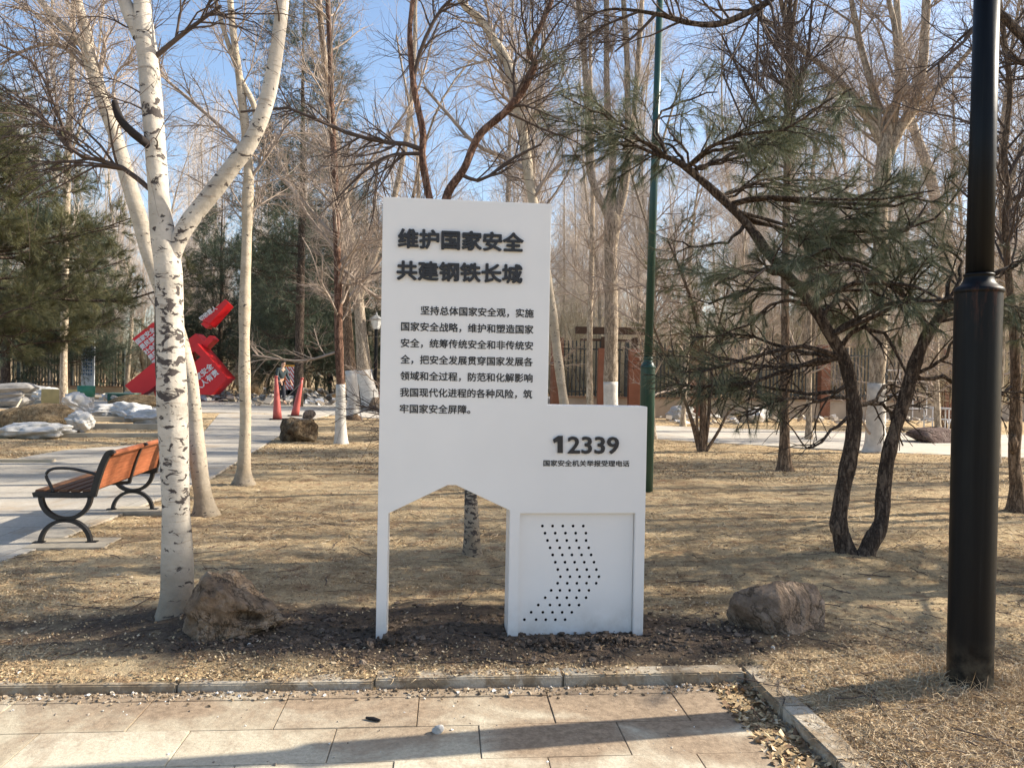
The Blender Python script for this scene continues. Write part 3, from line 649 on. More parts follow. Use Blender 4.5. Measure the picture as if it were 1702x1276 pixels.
def mid_trees():
    rs = RS(23)
    def tree(label, Y, tr, limbs=(), bark='poplar', tw='twig', paint=None, top=13, name='tree', ex=(), ltop=None, **k):
        st = [extend(*stem_from_px(tr, Y), top, rs)] + [extend(*stem_from_px(l, Y), ltop or top - 1, rs) for l in limbs]
        kw = dict(n1=50, n2=420, n3=3600, l1=(1.2, 3.0), l2=(0.5, 1.2), l3=(0.3, 0.7), t1=0.3, rsc=1.25, sides=12, up=0.08); kw.update(k)
        return bare_tree(name, label, 'tree', st, rs, MT[bark], tw, paint=paint, extra=[stem_from_px(e, Y) for e in ex], **kw)
    zz = lambda px, py, Y: P(px, py, Y)[2]
    tree('reddish brown trunk with whitewashed base, nearest of the painted trees left of the sign', 17.2, [(567, 738, 18), (566, 690, 16), (566, 640, 14), (563, 560, 14), (562, 480, 13), (560, 400, 12), (557, 300, 11), (552, 200, 10), (549, 100, 9), (545, 0, 8)], bark='red', paint=zz(566, 643, 17.2), name='whitewashed_tree', ex=[[(560, 470, 4), (600, 470, 4), (640, 420, 3)], [(560, 585, 5), (500, 600, 4), (420, 590, 3)], [(560, 400, 6), (500, 330, 6), (430, 250, 5), (380, 150, 3)], [(562, 350, 5), (620, 260, 5), (690, 160, 4), (720, 60, 3)], [(562, 440, 6), (640, 500, 5), (700, 470, 3)]], kn=.08)
    tree('whitewashed tree with orange-brown trunk, middle of the three painted trunks left of the sign', 26.4, [(588, 697, 21), (587, 660, 19), (583, 617, 18), (578, 540, 15), (573, 470, 13), (566, 400, 12), (556, 300, 11), (548, 200, 10), (538, 100, 9), (530, 0, 8)], bark='brown', paint=zz(583, 618, 26.4), top=19, name='whitewashed_tree', n3=4200, ex=[[(575, 500, 6), (640, 420, 5), (700, 300, 4)], [(570, 430, 6), (500, 340, 5), (440, 210, 4)]])
    tree('thick whitewashed trunk leaning left beside the far lamp, next to two boulders', 33, [(617, 683, 29), (613, 650, 28), (606, 617, 25), (601, 560, 20), (596, 500, 17), (588, 440, 16), (578, 370, 14), (568, 300, 13), (553, 200, 11), (540, 100, 10), (530, 0, 9)], bark='poplar', paint=zz(606, 618, 33), top=24, name='whitewashed_tree', n3=4200, limbs=[[(596, 500, 12), (625, 420, 11), (655, 330, 10), (680, 200, 9), (690, 60, 8)]], rsc=1.6)
    tree('broad tree forking into several upright stems, whitewashed low behind the box of the sign', 24, [(1016, 712, 25), (1015, 660, 22), (1015, 620, 23), (1016, 560, 23), (1016, 480, 21), (1015, 420, 21), (1018, 372, 25), (1016, 336, 17), (1018, 258, 12), (1009, 155, 10), (1008, 0, 9)],
         [[(1018, 385, 14), (1008, 355, 13), (982, 290, 12), (978, 196, 11), (969, 70, 10), (961, 0, 9)], [(1020, 380, 14), (1030, 331, 13), (1042, 258, 11), (1042, 103, 10), (1036, 0, 9)], [(1022, 378, 13), (1038, 318, 12), (1050, 220, 10), (1058, 140, 9), (1067, 0, 8)]], bark='poplar', paint=zz(1015, 637, 24), top=18, name='whitewashed_tree', rsc=1.4, n1=60, n3=4200, up=0.2, ang=(20, 45))
    tree('thin pale tree close to the fence, left of the broad forked tree', 28, [(981, 690, 11), (980, 640, 10), (980, 560, 9), (983, 450, 8), (985, 300, 7), (982, 150, 6), (980, 0, 5)], bark='palepop', top=19, name='slender_tree', rsc=1.4, n3=2500)
    tree('tall tree with a wide fan of limbs, its white painted base behind the twin-stemmed pine', 17.4, [(1455, 754, 34), (1455, 735, 29), (1456, 690, 28), (1457, 643, 27), (1461, 560, 25), (1463, 450, 23), (1463, 380, 23), (1466, 300, 24), (1472, 238, 25)],
         [[(1472, 262, 16), (1457, 222, 14), (1431, 181, 12), (1390, 129, 10), (1317, 72, 8), (1280, 40, 6)], [(1472, 255, 14), (1463, 215, 13), (1452, 155, 12), (1431, 78, 11), (1415, 0, 9)], [(1474, 255, 14), (1483, 215, 12), (1493, 145, 11), (1488, 52, 9), (1477, 0, 8)], [(1474, 262, 18), (1493, 217, 18), (1519, 176, 17), (1534, 103, 15), (1540, 0, 13)], [(1480, 250, 9), (1510, 192, 9), (1560, 145, 8), (1622, 72, 7), (1660, 30, 5)]],
         bark='palepop', paint=zz(1457, 645, 17.4), top=8.6, ltop=12.5, name='whitewashed_tree', n1=90, n2=620, n3=5600, t1=0.05, up=0.06)
    tree('leaning pale trunk behind the tall fan-shaped tree, partly hidden by the black lamp post', 25, [(1600, 735, 20), (1592, 600, 20), (1580, 480, 20), (1568, 400, 19), (1545, 290, 17), (1516, 205, 14), (1500, 130, 12), (1490, 0, 10)], bark='palepop', top=18, name='slender_tree', rsc=1.4)
    tree('straight dark trunk standing alone between the green lamp post and the twin-stemmed pine', 13.4, [(1304, 784, 20), (1304, 740, 17), (1304, 680, 16), (1305, 600, 14), (1305, 500, 13), (1306, 400, 13), (1308, 300, 12), (1309, 200, 12), (1312, 120, 11), (1312, 60, 10)], [[(1312, 75, 8), (1304, 30, 8), (1296, -10, 7), (1290, -60, 6)], [(1312, 70, 8), (1320, 20, 7), (1328, -30, 6)]], bark='brown', tw='twig_dark', top=8.5, ltop=10, name='slender_tree', ex=[[(1309, 180, 7), (1340, 110, 6), (1350, 0, 4)], [(1308, 260, 5), (1260, 180, 5), (1200, 60, 3)], [(1308, 280, 5), (1260, 250, 4), (1200, 120, 3)]], t1=.5)
    t = tree('thin brown trunk with a burl, standing right of the black lamp post', 9.5, [(1690, 851, 24), (1690, 810, 21), (1686, 760, 19), (1688, 700, 18), (1688, 620, 16), (1684, 540, 13), (1674, 430, 11), (1671, 352, 11), (1677, 331, 10), (1669, 259, 10), (1679, 155, 9), (1671, 78, 8), (1661, 0, 8)], bark='brown', tw='twig_dark', top=7.5, name='slender_tree', ex=[[(1686, 640, 5), (1650, 660, 4), (1600, 640, 3)], [(1674, 420, 5), (1640, 360, 4), (1580, 300, 3)], [(1672, 300, 6), (1700, 250, 6), (1760, 180, 4)], [(1684, 560, 5), (1710, 500, 4), (1740, 470, 3)]], t1=.4, n1=30, n2=260, n3=1900, rsc=.9)
    mb = MB(); bp = P(1679, 738, 9.45)
    ico(mb, bp + V3(.035, 0, 0), (0.06, 0.05, 0.11), 5, 0.25); mb.build('burl', MT['brown'], t, True, t.location)
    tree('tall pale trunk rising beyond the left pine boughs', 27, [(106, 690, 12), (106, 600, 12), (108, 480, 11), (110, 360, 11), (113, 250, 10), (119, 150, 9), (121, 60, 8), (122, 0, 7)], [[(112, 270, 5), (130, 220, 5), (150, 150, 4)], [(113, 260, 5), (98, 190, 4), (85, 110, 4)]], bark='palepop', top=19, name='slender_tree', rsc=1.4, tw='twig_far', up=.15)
    tree('dark trunk standing in front of the red sculpture, half hidden by the thick birch', 31, [(268, 686, 14), (266, 640, 12), (262, 580, 11), (262, 500, 10), (260, 400, 9), (258, 260, 7)], bark='pine', top=13, name='slender_tree', rsc=1.5, n1=20, n2=150, n3=900, tw='twig')
def tangle_trees():
    rs = RS(29)
    for px, Y, lab in ((1345, 21, 'thin bare tree behind the twin-stemmed pine, left of the tall fan-shaped tree'), (1135, 26.5, 'thin bare tree just right of the green lamp post near the fence'), (1238, 29, 'thin bare tree close to the low fence wall, left of the lone dark trunk'),
                       (672, 19.5, 'bare tree standing behind the headline part of the sign'), (1655, 15.5, 'bare tree hidden low behind the black lamp post'), (860, 22, 'bare tree rising behind the right half of the sign'), (1560, 21, 'thin bare tree beside the fan-shaped tree, left of the black lamp post'), (1085, 20, 'thin bare tree hidden behind the green lamp post')):
        b = P(px, 700, Y); hh = rs.uniform(9, 12)
        q = np.array([[b[0], Y, 0], [b[0] + rs.randn() * .15, Y, hh * .3], [b[0] + rs.randn() * .35, Y + rs.randn() * .2, hh * .65], [b[0] + rs.randn() * .6, Y, hh]])
        j = q[1] + V3(0, 0, .4); q2 = np.array([j, j + V3(rs.randn() * .6, rs.randn() * .4, 1.6), j + V3(rs.randn() * 1.0, rs.randn() * .6, 4.5), j + V3(rs.randn() * 1.2, rs.randn() * .6, 7.5)])
        bare_tree('slender_tree', lab, 'tree', [(smooth_path(q, 24), np.linspace(.085, .02, 24)), (smooth_path(q2, 20), np.linspace(.05, .012, 20))], rs, MT['palepop' if rs.rand() < .5 else 'poplar'], 'twig', n1=60, n2=480, n3=3000, l1=(1.4, 3.8), l2=(.6, 1.6), l3=(.3, .9), up=.05, ang=(30, 75), t1=.14, rsc=1.2, sides=9, drop=.06)
def ico(mb, c, d, seed, amt, sub=3, planes=0, rot=0):
    bm = bmesh.new(); bmesh.ops.create_icosphere(bm, subdivisions=sub, radius=1)
    V = np.array([v.co for v in bm.verts]); F = np.array([[v.index for v in f.verts] for f in bm.faces]); bm.free()
    rs = RS(seed)
    for k in range(planes):
        n = nrm(rs.randn(3)); h = rs.uniform(0.55, 0.85); s = V @ n; V = V - n * np.maximum(s - h, 0)[:, None] * 0.92
    V = V * (1 + amt * pnoise3(V, 2.2, seed) + 0.4 * amt * pnoise3(V, 6, seed + 1) + 0.18 * amt * pnoise3(V, 17, seed + 2) + (0.09 * amt * pnoise3(V, 41, seed + 3) if sub > 5 else 0))[:, None]
    V = (V * np.asarray(d)) @ rotz(rot).T + np.asarray(c); mb.add(V, None, F); return mb
mid_trees()
tangle_trees()

# ------------------------------------------------------------------ pines
def pine_twin():
    rs = RS(31); Y = 6.9
    root = thing('pine_tree', 'twin-stemmed crooked pine with drooping needles right of the sign', 'tree', tuple(P(1420, 932, Y)))
    off = np.array(root.location)
    s1 = stem_from_px([(1410, 928, 34), (1398, 890, 29), (1394, 862, 26), (1404, 800, 25), (1416, 740, 26), (1420, 690, 24), (1414, 640, 22), (1402, 595, 20), (1380, 556, 18), (1346, 502, 17), (1310, 460, 16), (1276, 420, 16), (1245, 376, 15), (1200, 330, 14), (1160, 295, 13), (1128, 270, 10), (1085, 252, 7)], Y, 70)
    s2 = stem_from_px([(1434, 936, 33, -.05), (1446, 905, 28, -.05), (1464, 870, 24, -.05), (1468, 820, 23), (1474, 770, 22), (1486, 720, 21), (1505, 660, 21), (1516, 620, 22), (1530, 580, 20), (1552, 540, 17), (1590, 500, 13), (1640, 462, 10), (1690, 440, 7)], Y, 60)
    for p, r in (s1, s2):
        p2 = np.concatenate([[p[0] - V3(0, 0, .12)], p]); r2 = np.concatenate([[r[0] * 1.1], r]) * (1 + 0.10 * np.sin(np.arange(len(r) + 1) * 0.9) * rs.rand(len(r) + 1))
        Vv, Q, _ = tubes(p2[None], r2[None], 16); c = np.repeat(p2, 16, 0); Vv = c + (Vv - c) * (1 + 0.09 * pnoise3(Vv, 24, 5)[:, None])
        MB().add(Vv, Q).build('trunk', MT['pine'], root, True, off)
    D = lambda l, dy=0: stem_from_px([(x, y, w_, dy * k / (len(l) - 1)) for k, (x, y, w_) in enumerate(l)], Y, 10)
    green = [D([(1128, 270, 7), (1060, 248, 5), (1000, 225, 4), (950, 205, 2)]), D([(1090, 255, 5), (1010, 195, 4), (930, 158, 2)], -.4), D([(1110, 262, 5), (1090, 200, 4), (1130, 172, 4), (1192, 150, 2)], .2),
             D([(1140, 278, 7), (1185, 248, 6), (1250, 246, 5), (1318, 205, 3)], -.3), D([(1150, 285, 6), (1220, 262, 5), (1290, 235, 3)], .5), D([(1165, 298, 6), (1120, 250, 5), (1095, 238, 3)], .3),
             D([(1210, 340, 8), (1290, 330, 7), (1390, 338, 6), (1480, 338, 5), (1535, 325, 3)], -.3), D([(1220, 352, 8), (1300, 380, 7), (1390, 398, 6), (1500, 388, 5), (1545, 335, 3)], .4), D([(1200, 330, 6), (1260, 300, 5), (1340, 300, 4), (1420, 310, 3)], .8),
             D([(1310, 460, 8), (1250, 450, 6), (1190, 475, 4)], -.5), D([(1290, 440, 8), (1360, 425, 7), (1440, 440, 5), (1500, 470, 3)], .3), D([(1340, 495, 8), (1260, 480, 6), (1180, 505, 4)], .6),
             D([(1345, 500, 9), (1420, 470, 8), (1500, 470, 6), (1570, 500, 4)], -.7), D([(1380, 556, 9), (1450, 515, 8), (1530, 500, 6), (1600, 530, 4)], -.4), D([(1545, 545, 8), (1490, 480, 7), (1410, 440, 5), (1330, 450, 3)], -.9),
             D([(1555, 535, 8), (1610, 520, 7), (1680, 540, 5), (1740, 560, 3)], .3), D([(1545, 545, 8), (1580, 470, 7), (1560, 440, 5), (1500, 425, 3)], .6), D([(1350, 505, 8), (1300, 500, 6), (1240, 540, 4), (1190, 560, 2)], -.3),
             D([(1240, 372, 7), (1210, 400, 5), (1160, 410, 4), (1120, 400, 2)], -.2), D([(1365, 530, 8), (1400, 500, 6), (1440, 540, 4)], 1.0), D([(1310, 460, 8), (1330, 430, 6), (1380, 410, 4)], -1.0), D([(1600, 495, 6), (1640, 470, 5), (1700, 430, 3)], -.5)]
    for k in (0, 1, 2, 3, 4, 5, 6, 7, 8, 9, 10, 12, 13, 14, 15, 16, 19):
        for q in range(2 if k in (3, 4, 5, 6, 7) else 1): green.append((green[k][0] + np.linspace(0, 1, 10)[:, None] * V3(rs.randn() * .10, rs.randn() * .45, rs.randn() * .07), green[k][1] * .8))
    low = [D([(1402, 595, 9), (1350, 600, 8), (1280, 625, 7), (1200, 640, 5), (1110, 640, 3)]), D([(1398, 590, 9), (1330, 575, 8), (1260, 590, 6), (1180, 615, 4), (1120, 620, 2)], -.6), D([(1400, 592, 9), (1340, 590, 8), (1250, 560, 5), (1150, 560, 3)], .7),
           D([(1412, 640, 8), (1340, 655, 7), (1260, 642, 5), (1170, 660, 3)], .3), D([(1420, 660, 7), (1360, 665, 6), (1300, 664, 5), (1230, 690, 3)], -.3), D([(1395, 580, 8), (1420, 550, 8), (1460, 548, 7), (1500, 600, 5), (1516, 640, 3)], -.3), D([(1516, 625, 8), (1570, 628, 7), (1630, 648, 5), (1710, 650, 3)], .2),
           D([(1516, 622, 7), (1560, 600, 6), (1590, 560, 4), (1600, 540, 3)], -.3), D([(1425, 675, 6), (1455, 665, 6), (1480, 640, 5), (1500, 700, 3)], .4), D([(1420, 680, 6), (1380, 720, 5), (1340, 745, 3), (1310, 700, 2)], -.2), D([(1430, 670, 6), (1465, 670, 6), (1490, 700, 4), (1500, 740, 3)], .6), D([(1400, 595, 8), (1320, 610, 6), (1220, 600, 4), (1090, 590, 2)], .3)]
    mb = MB(); nd = MB()
    def grp(bs, n2, n3, mneed, droop, wob):
        A = np.stack([b[0] for b in bs]); R = np.stack([b[1] for b in bs]); A = A + rs.randn(*A.shape) * 0.012; mb.tubes(A, R, 6)
        B_, BR = children(A, R, n2, rs, (0.15, 1.0), (25, 65), (0.25, 0.6), -0.02, wob, 6, 0.6, 0.004, 0.009, 0.5, 0.35); mb.tubes(B_, BR, 5)
        C_, CR = children(B_, BR, n3, rs, (0.25, 1.0), (20, 55), (0.14, 0.32), 0.0, 0.12, 5, 0.7, 0.0028, 0.005, 0.6, 0.2); mb.tubes(C_, CR, 4)
        if mneed:
            for pts, m_ in ((C_, mneed), (B_, mneed)): nd.add(*[x if i == 0 else None for i, x in enumerate(needles(pts, m_, 0.125, 0.0026, rs, 0.15, (15, 50), droop))][:1], None, needles_idx(len(pts) * m_))
    def needles_idx(N): return np.arange(N * 3).reshape(-1, 3)
    grp(green, 300, 1200, 66, 0.42, 0.13)
    grp(low, 110, 260, 0, 0.3, 0.2)
    A = np.stack([b[0] for b in low]); R = np.stack([b[1] for b in low])
    C_, CR = children(A[:5], R[:5], 160, rs, (0.6, 1.0), (25, 60), (0.15, 0.4), 0.0, 0.15, 5, 0.6, 0.003, 0.005, 0.6, 0.2); mb.tubes(C_, CR, 4)
    nd.add(needles(C_, 50, 0.11, 0.0028, rs, 0.2, (15, 50), 0.3)[0], None, needles_idx(160 * 50))
    mb.build('branches', MT['pine'], root, True, off); nd.build('foliage', MT['needle'], root, False, off)
pine_twin()
def pine(name, label, base, height, zlo, rbot, seed, nb=60, n2=10, n3=3, nlen=0.12, nwid=0.003, m=60, mat='needle', trunk_r=0.11, shape=0.8, droop=0.1, sl=(0.2, 0.4), lift=0.10, group=None, thin=1.0, obj=None, bias=None, low=None, inner=0.2):
    rs = RS(seed); base = np.asarray(base, float)
    root = thing(name, label, 'tree', tuple(base), group)
    tp = np.array([[0, 0, -.15], [0.02, 0.03, height * .25], [0.06, -.03, height * .5], [-.03, .05, height * .75], [0, 0, height]]) * V3(1, 1, 1)
    p = smooth_path(tp, 24); r = np.linspace(trunk_r, 0.015, 24) * (1 + .05 * rs.randn(24)); MB().tube(p, r, 10).build('trunk', MT['pine'], root, True)
    z = zlo + (height * 0.98 - zlo) * np.sort(rs.rand(nb))**1.0; L = rbot * np.clip((1 - (z - zlo) / (height - zlo)), 0.04, 1)**shape * rs.uniform(0.65, 1.1, nb)
    if low is not None: L = L * np.where(z < low[0], low[1], 1.0)
    az = rs.rand(nb) * 6.283
    if bias is not None: az = np.where(rs.rand(nb) < bias[1], bias[0] + rs.randn(nb) * 0.9, az)
    n = 9; t = np.linspace(0, 1, n)
    A = np.stack([np.stack([np.cos(az)[:, None] * L[:, None] * t, np.sin(az)[:, None] * L[:, None] * t, z[:, None] + L[:, None] * (lift * t - 0.35 * lift * t**2 * 2 + 0.15 * t**3)], -1)], 0)[0]
    A = A + np.cumsum(rs.randn(nb, n, 3) * 0.018 * L[:, None, None], 1)
    R = np.clip(L * 0.011, 0.006, 0.05)[:, None] * np.linspace(1, .25, n)
    mb = MB(); nd = MB(); mb.tubes(A, R, 5)
    sz = sl[1] / 0.4
    B_, BR = children(A, R, nb * n2, rs, (inner, 1.0), (25, 65), (0.5 * sz, 1.1 * sz), 0.02, 0.12, 6, 0.5, 0.004 * sz, 0.02, 0.4, 0.5); mb.tubes(B_, BR, 4)
    C_, CR = children(B_, BR, nb * n2 * n3, rs, (0.15, 1.0), (20, 55), sl, 0.03, 0.12, 4, 0.6, 0.003 * sz, 0.006, 0.5, 0.2); mb.tubes(C_, CR, 3)
    V_, T_ = needles(C_, m, nlen, nwid, rs, 0.35 if inner > .2 else .15, (15, 55), droop); nd.add(V_, None, T_)
    V_, T_ = needles(B_, m, nlen, nwid, rs, 0.75 if inner > .2 else .4, (20, 60), droop); nd.add(V_, None, T_)
    mb.build('branches', MT['pine'], root, True); nd.build('foliage', MT[mat], root, False)
    return root
def pines():
    pine('pine_tree', 'dense bushy pine with dark boughs sweeping in at the left, over the sandbags', (-9.25, 11.4, 0), 6.8, 1.3, 4.4, 41, 78, 12, 5, 0.125, 0.0040, 60, 'needle_left', 0.14, 0.75, 0.12, (0.12, 0.30), 0.16, bias=(0.0, 0.5), low=(2.5, .80), inner=.45)
    pine('pine_tree', 'pine mostly outside the frame whose needles reach in beside the black lamp post', (6.25, 6.5, 0), 5.8, 1.6, 2.15, 42, 60, 13, 3, 0.115, 0.003, 40, 'needle', 0.1, 0.7, 0.3, (0.18, 0.36), 0.12)
    # small bushy pine behind the green lamp
    rs = RS(43); b = G(1165, 752); Y = b[1]
    root = thing('young_pine', 'thin multi-stemmed young pine with sparse needles right of the green lamp post', 'tree', tuple(b)); off = b
    st = [stem_from_px(l, Y, 12) for l in ([(1163, 752, 9), (1150, 700, 7), (1128, 640, 5), (1105, 590, 4), (1085, 540, 3)], [(1167, 752, 13), (1168, 680, 11), (1166, 600, 9), (1160, 540, 8), (1135, 460, 5), (1110, 400, 3)], [(1170, 752, 8), (1178, 690, 6), (1182, 620, 5), (1195, 540, 4), (1210, 480, 3)], [(1172, 752, 6), (1195, 715, 5), (1215, 680, 4), (1260, 655, 2)], [(1166, 752, 6), (1158, 700, 5), (1165, 620, 4), (1180, 520, 3)])]
    for p, r in st: MB().tube(np.concatenate([[p[0] - V3(0, 0, .1)], p]), np.concatenate([[r[0]], r]), 7).build('stem', MT['brown'], root, True, off)
    A = np.stack([s[0] for s in st]); R = np.stack([s[1] for s in st]); mb = MB(); nd = MB()
    B_, BR = children(A, R, 70, rs, (0.4, 1.0), (40, 80), (0.6, 1.6), 0.03, 0.13, 7, 0.5, 0.006, 0.015, 0.4, 0.3); mb.tubes(B_, BR, 4)
    C_, CR = children(B_, BR, 420, rs, (0.2, 1.0), (25, 60), (0.25, 0.5), 0.0, 0.15, 5, 0.6, 0.004, 0.007, 0.5, 0.2); mb.tubes(C_, CR, 3)
    V_, T_ = needles(C_, 50, 0.13, 0.005, rs, 0.3, (15, 55), 0.2); nd.add(V_, None, T_)
    mb.build('branches', MT['brown'], root, True, off); nd.build('foliage', MT['needle_left'], root, False, off)
    # conifers behind
    pr = pine('conifer', 'dark bluish conifer behind the traffic cones, lowest and left of its row', (-12.0, 43, 0), 12.2, 1.6, 3.2, 51, 90, 12, 3, 0.28, 0.013, 22, 'needle_far', 0.2, 0.75, 0.1, (0.35, 0.8), 0.0, group='conifers behind the cones')
    pr2 = pine('conifer', 'tallest dark conifer reaching the top of the picture behind the whitewashed trunks', (-10.0, 36, 0), 20.5, 3.0, 3.6, 52, 120, 11, 3, 0.28, 0.013, 20, 'needle_far', 0.24, 0.5, 0.1, (0.35, 0.8), 0.0, group='conifers behind the cones')
    for i, (src, x, y, s, rz, lab) in enumerate([(pr, -8.6, 45, 1.05, 1.0, 'dark conifer right behind the far lamp post lantern'), (pr, -20.5, 54, 1.15, 2.2, 'dark conifer behind the red sculpture, right of the thick birch'), (pr, -25.5, 44, 1.1, 3.3, 'dark conifer left of the red sculpture, beyond the pine boughs'),
                                                (pr, -27, 41, 1.2, 4.1, 'dark conifer at the far left edge behind the sandbags'), (pr, -15.0, 52, 1.1, 5.2, 'farthest dark conifer between the sculpture and the cones'), (pr, -5.3, 47, 1.0, 0.4, 'dark conifer showing low at the left edge of the white sign')]):
        c = copy_tree(src); c.location = (x, y, 0); c.scale = (s, s, s); c.rotation_euler = (0, 0, rz); c['label'] = lab
pines()
# ------------------------------------------------------------------ the wood behind
def wood():
    protos = []
    for k in range(6):
        rs = RS(60 + k); h = rs.uniform(18, 26)
        p = smooth_path(np.array([[0, 0, -.2], [rs.randn() * .15, rs.randn() * .15, h * .3], [rs.randn() * .3, rs.randn() * .3, h * .6], [rs.randn() * .5, rs.randn() * .5, h]]), 24)
        r = np.linspace(0.15, 0.02, 24)
        st = [(p, r)]
        if k % 2: 
            q = smooth_path(np.array([p[6], p[6] + V3(.5, .2, 2.2), p[6] + V3(.9, .5, 6), p[6] + V3(1.1, .4, h * .6)]), 24); st.append((q, np.linspace(.09, .015, 24)))
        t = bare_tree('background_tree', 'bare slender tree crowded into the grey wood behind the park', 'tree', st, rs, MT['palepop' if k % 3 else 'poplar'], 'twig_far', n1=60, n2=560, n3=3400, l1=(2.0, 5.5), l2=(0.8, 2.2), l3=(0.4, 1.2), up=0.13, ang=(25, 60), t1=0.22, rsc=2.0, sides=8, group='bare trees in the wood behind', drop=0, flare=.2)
        protos.append(t)
    rs = RS(77); spots = []
    while len(spots) < 215:
        y = 36 + 80 * rs.rand(); x = rs.uniform(-0.78, 0.78) * y
        if y < 56 and -0.62 * y < x < -0.1 * y: continue
        if y < 40 and x < -10: continue
        if all((x - a)**2 + (y - b)**2 > 1.6 for a, b in spots): spots.append((x, y))
    for i, (x, y) in enumerate(spots):
        src = protos[i % 6]; c = src if i < 6 else copy_tree(src)
        s = rs.uniform(0.8, 1.2); c.location = (x, y, 0); c.scale = (s, s, s); c.rotation_euler = (rs.randn() * .03, rs.randn() * .03, rs.rand() * 6.28)
    rs = RS(7)
    for i, (x, y) in enumerate(((8.9, 9.6), (12.5, 11.8), (10.8, 15.0), (15.5, 15.0), (14.8, 8.3), (13.2, 13.4), (17, 10.6), (19, 17.5))):
        c = copy_tree(protos[i % 6]); s = rs.uniform(.55, .75); c.location = (x, y, 0); c.scale = (s, s, s); c.rotation_euler = (0, 0, rs.rand() * 6.28); c['label'] = 'bare park tree standing beyond the right edge'; c['group'] = 'park trees beyond the right edge'
    # understorey shrubs
    sp = []
    for k in range(3):
        rs2 = RS(90 + k); st = []
        for j in range(9):
            a = rs2.rand() * 6.28; q = np.array([[.1 * math.cos(a), .1 * math.sin(a), -.1], [.5 * math.cos(a), .5 * math.sin(a), 1.0], [rs2.uniform(.6, 1.3) * math.cos(a), rs2.uniform(.6, 1.3) * math.sin(a), rs2.uniform(2.2, 3.4)]])
            st.append((smooth_path(q, 10), np.linspace(.025, .006, 10)))
        root = thing('bare_shrub', 'tangled bare shrub of thin olive twigs in the wood behind the fence', 'shrub', (0, 0, 0), 'bare shrubs behind the fence')
        A = np.stack([s[0] for s in st]); R = np.stack([s[1] for s in st]); MB().tubes(A, R, 6).build('stems', MT['brown'], root, True)
        mb = MB(); B_, BR = children(A, R, 160, rs2, (.2, 1), (25, 60), (.6, 1.4), .08, .14, 6, .5, .006, .012, .4, .3); mb.tubes(B_, BR, 4)
        C_, CR = children(B_, BR, 1500, rs2, (.1, 1), (25, 60), (.25, .7), .05, .16, 5, .6, .0035, .006, .5, .2); mb.tubes(C_, CR, 3)
        mb.build('twigs', isl_mat('shrub_twigs', [(0, (.30, .25, .17)), (1, (.52, .45, .32))], .9, .1), root, True); sp.append(root)
    n = 0; used = []
    while n < 200:
        y = rs.uniform(36.5, 85); x = rs.uniform(-0.75, 0.75) * y
        if x < 1 and y < 56: continue
        c = sp[n] if n < 3 else copy_tree(sp[n % 3]); s = rs.uniform(.8, 1.5) * (.7 + y / 80); c.location = (x, y, 0); c.scale = (s, s, s * rs.uniform(.8, 1.3)); c.rotation_euler = (0, 0, rs.rand() * 6.28); n += 1
def near_fence_shrubs():
    rs = RS(58); src = [o for o in bpy.data.objects if o.name.startswith('bare_shrub') and o.parent is None][:3]
    for i in range(2):
        x = rs.uniform(14, 19); y = rs.uniform(26.0, 30.0)
        c = copy_tree(src[i % 3]); s = rs.uniform(1.1, 1.7); c.location = (x, y, 0); c.scale = (s * .9, s * .9, s * 1.35); c.rotation_euler = (0, 0, rs.rand() * 6.28); c['label'] = 'tall tangled bare shrub of olive twigs standing in front of the bar fence'; c['group'] = 'bare shrubs in front of the fence'
wood(); near_fence_shrubs()
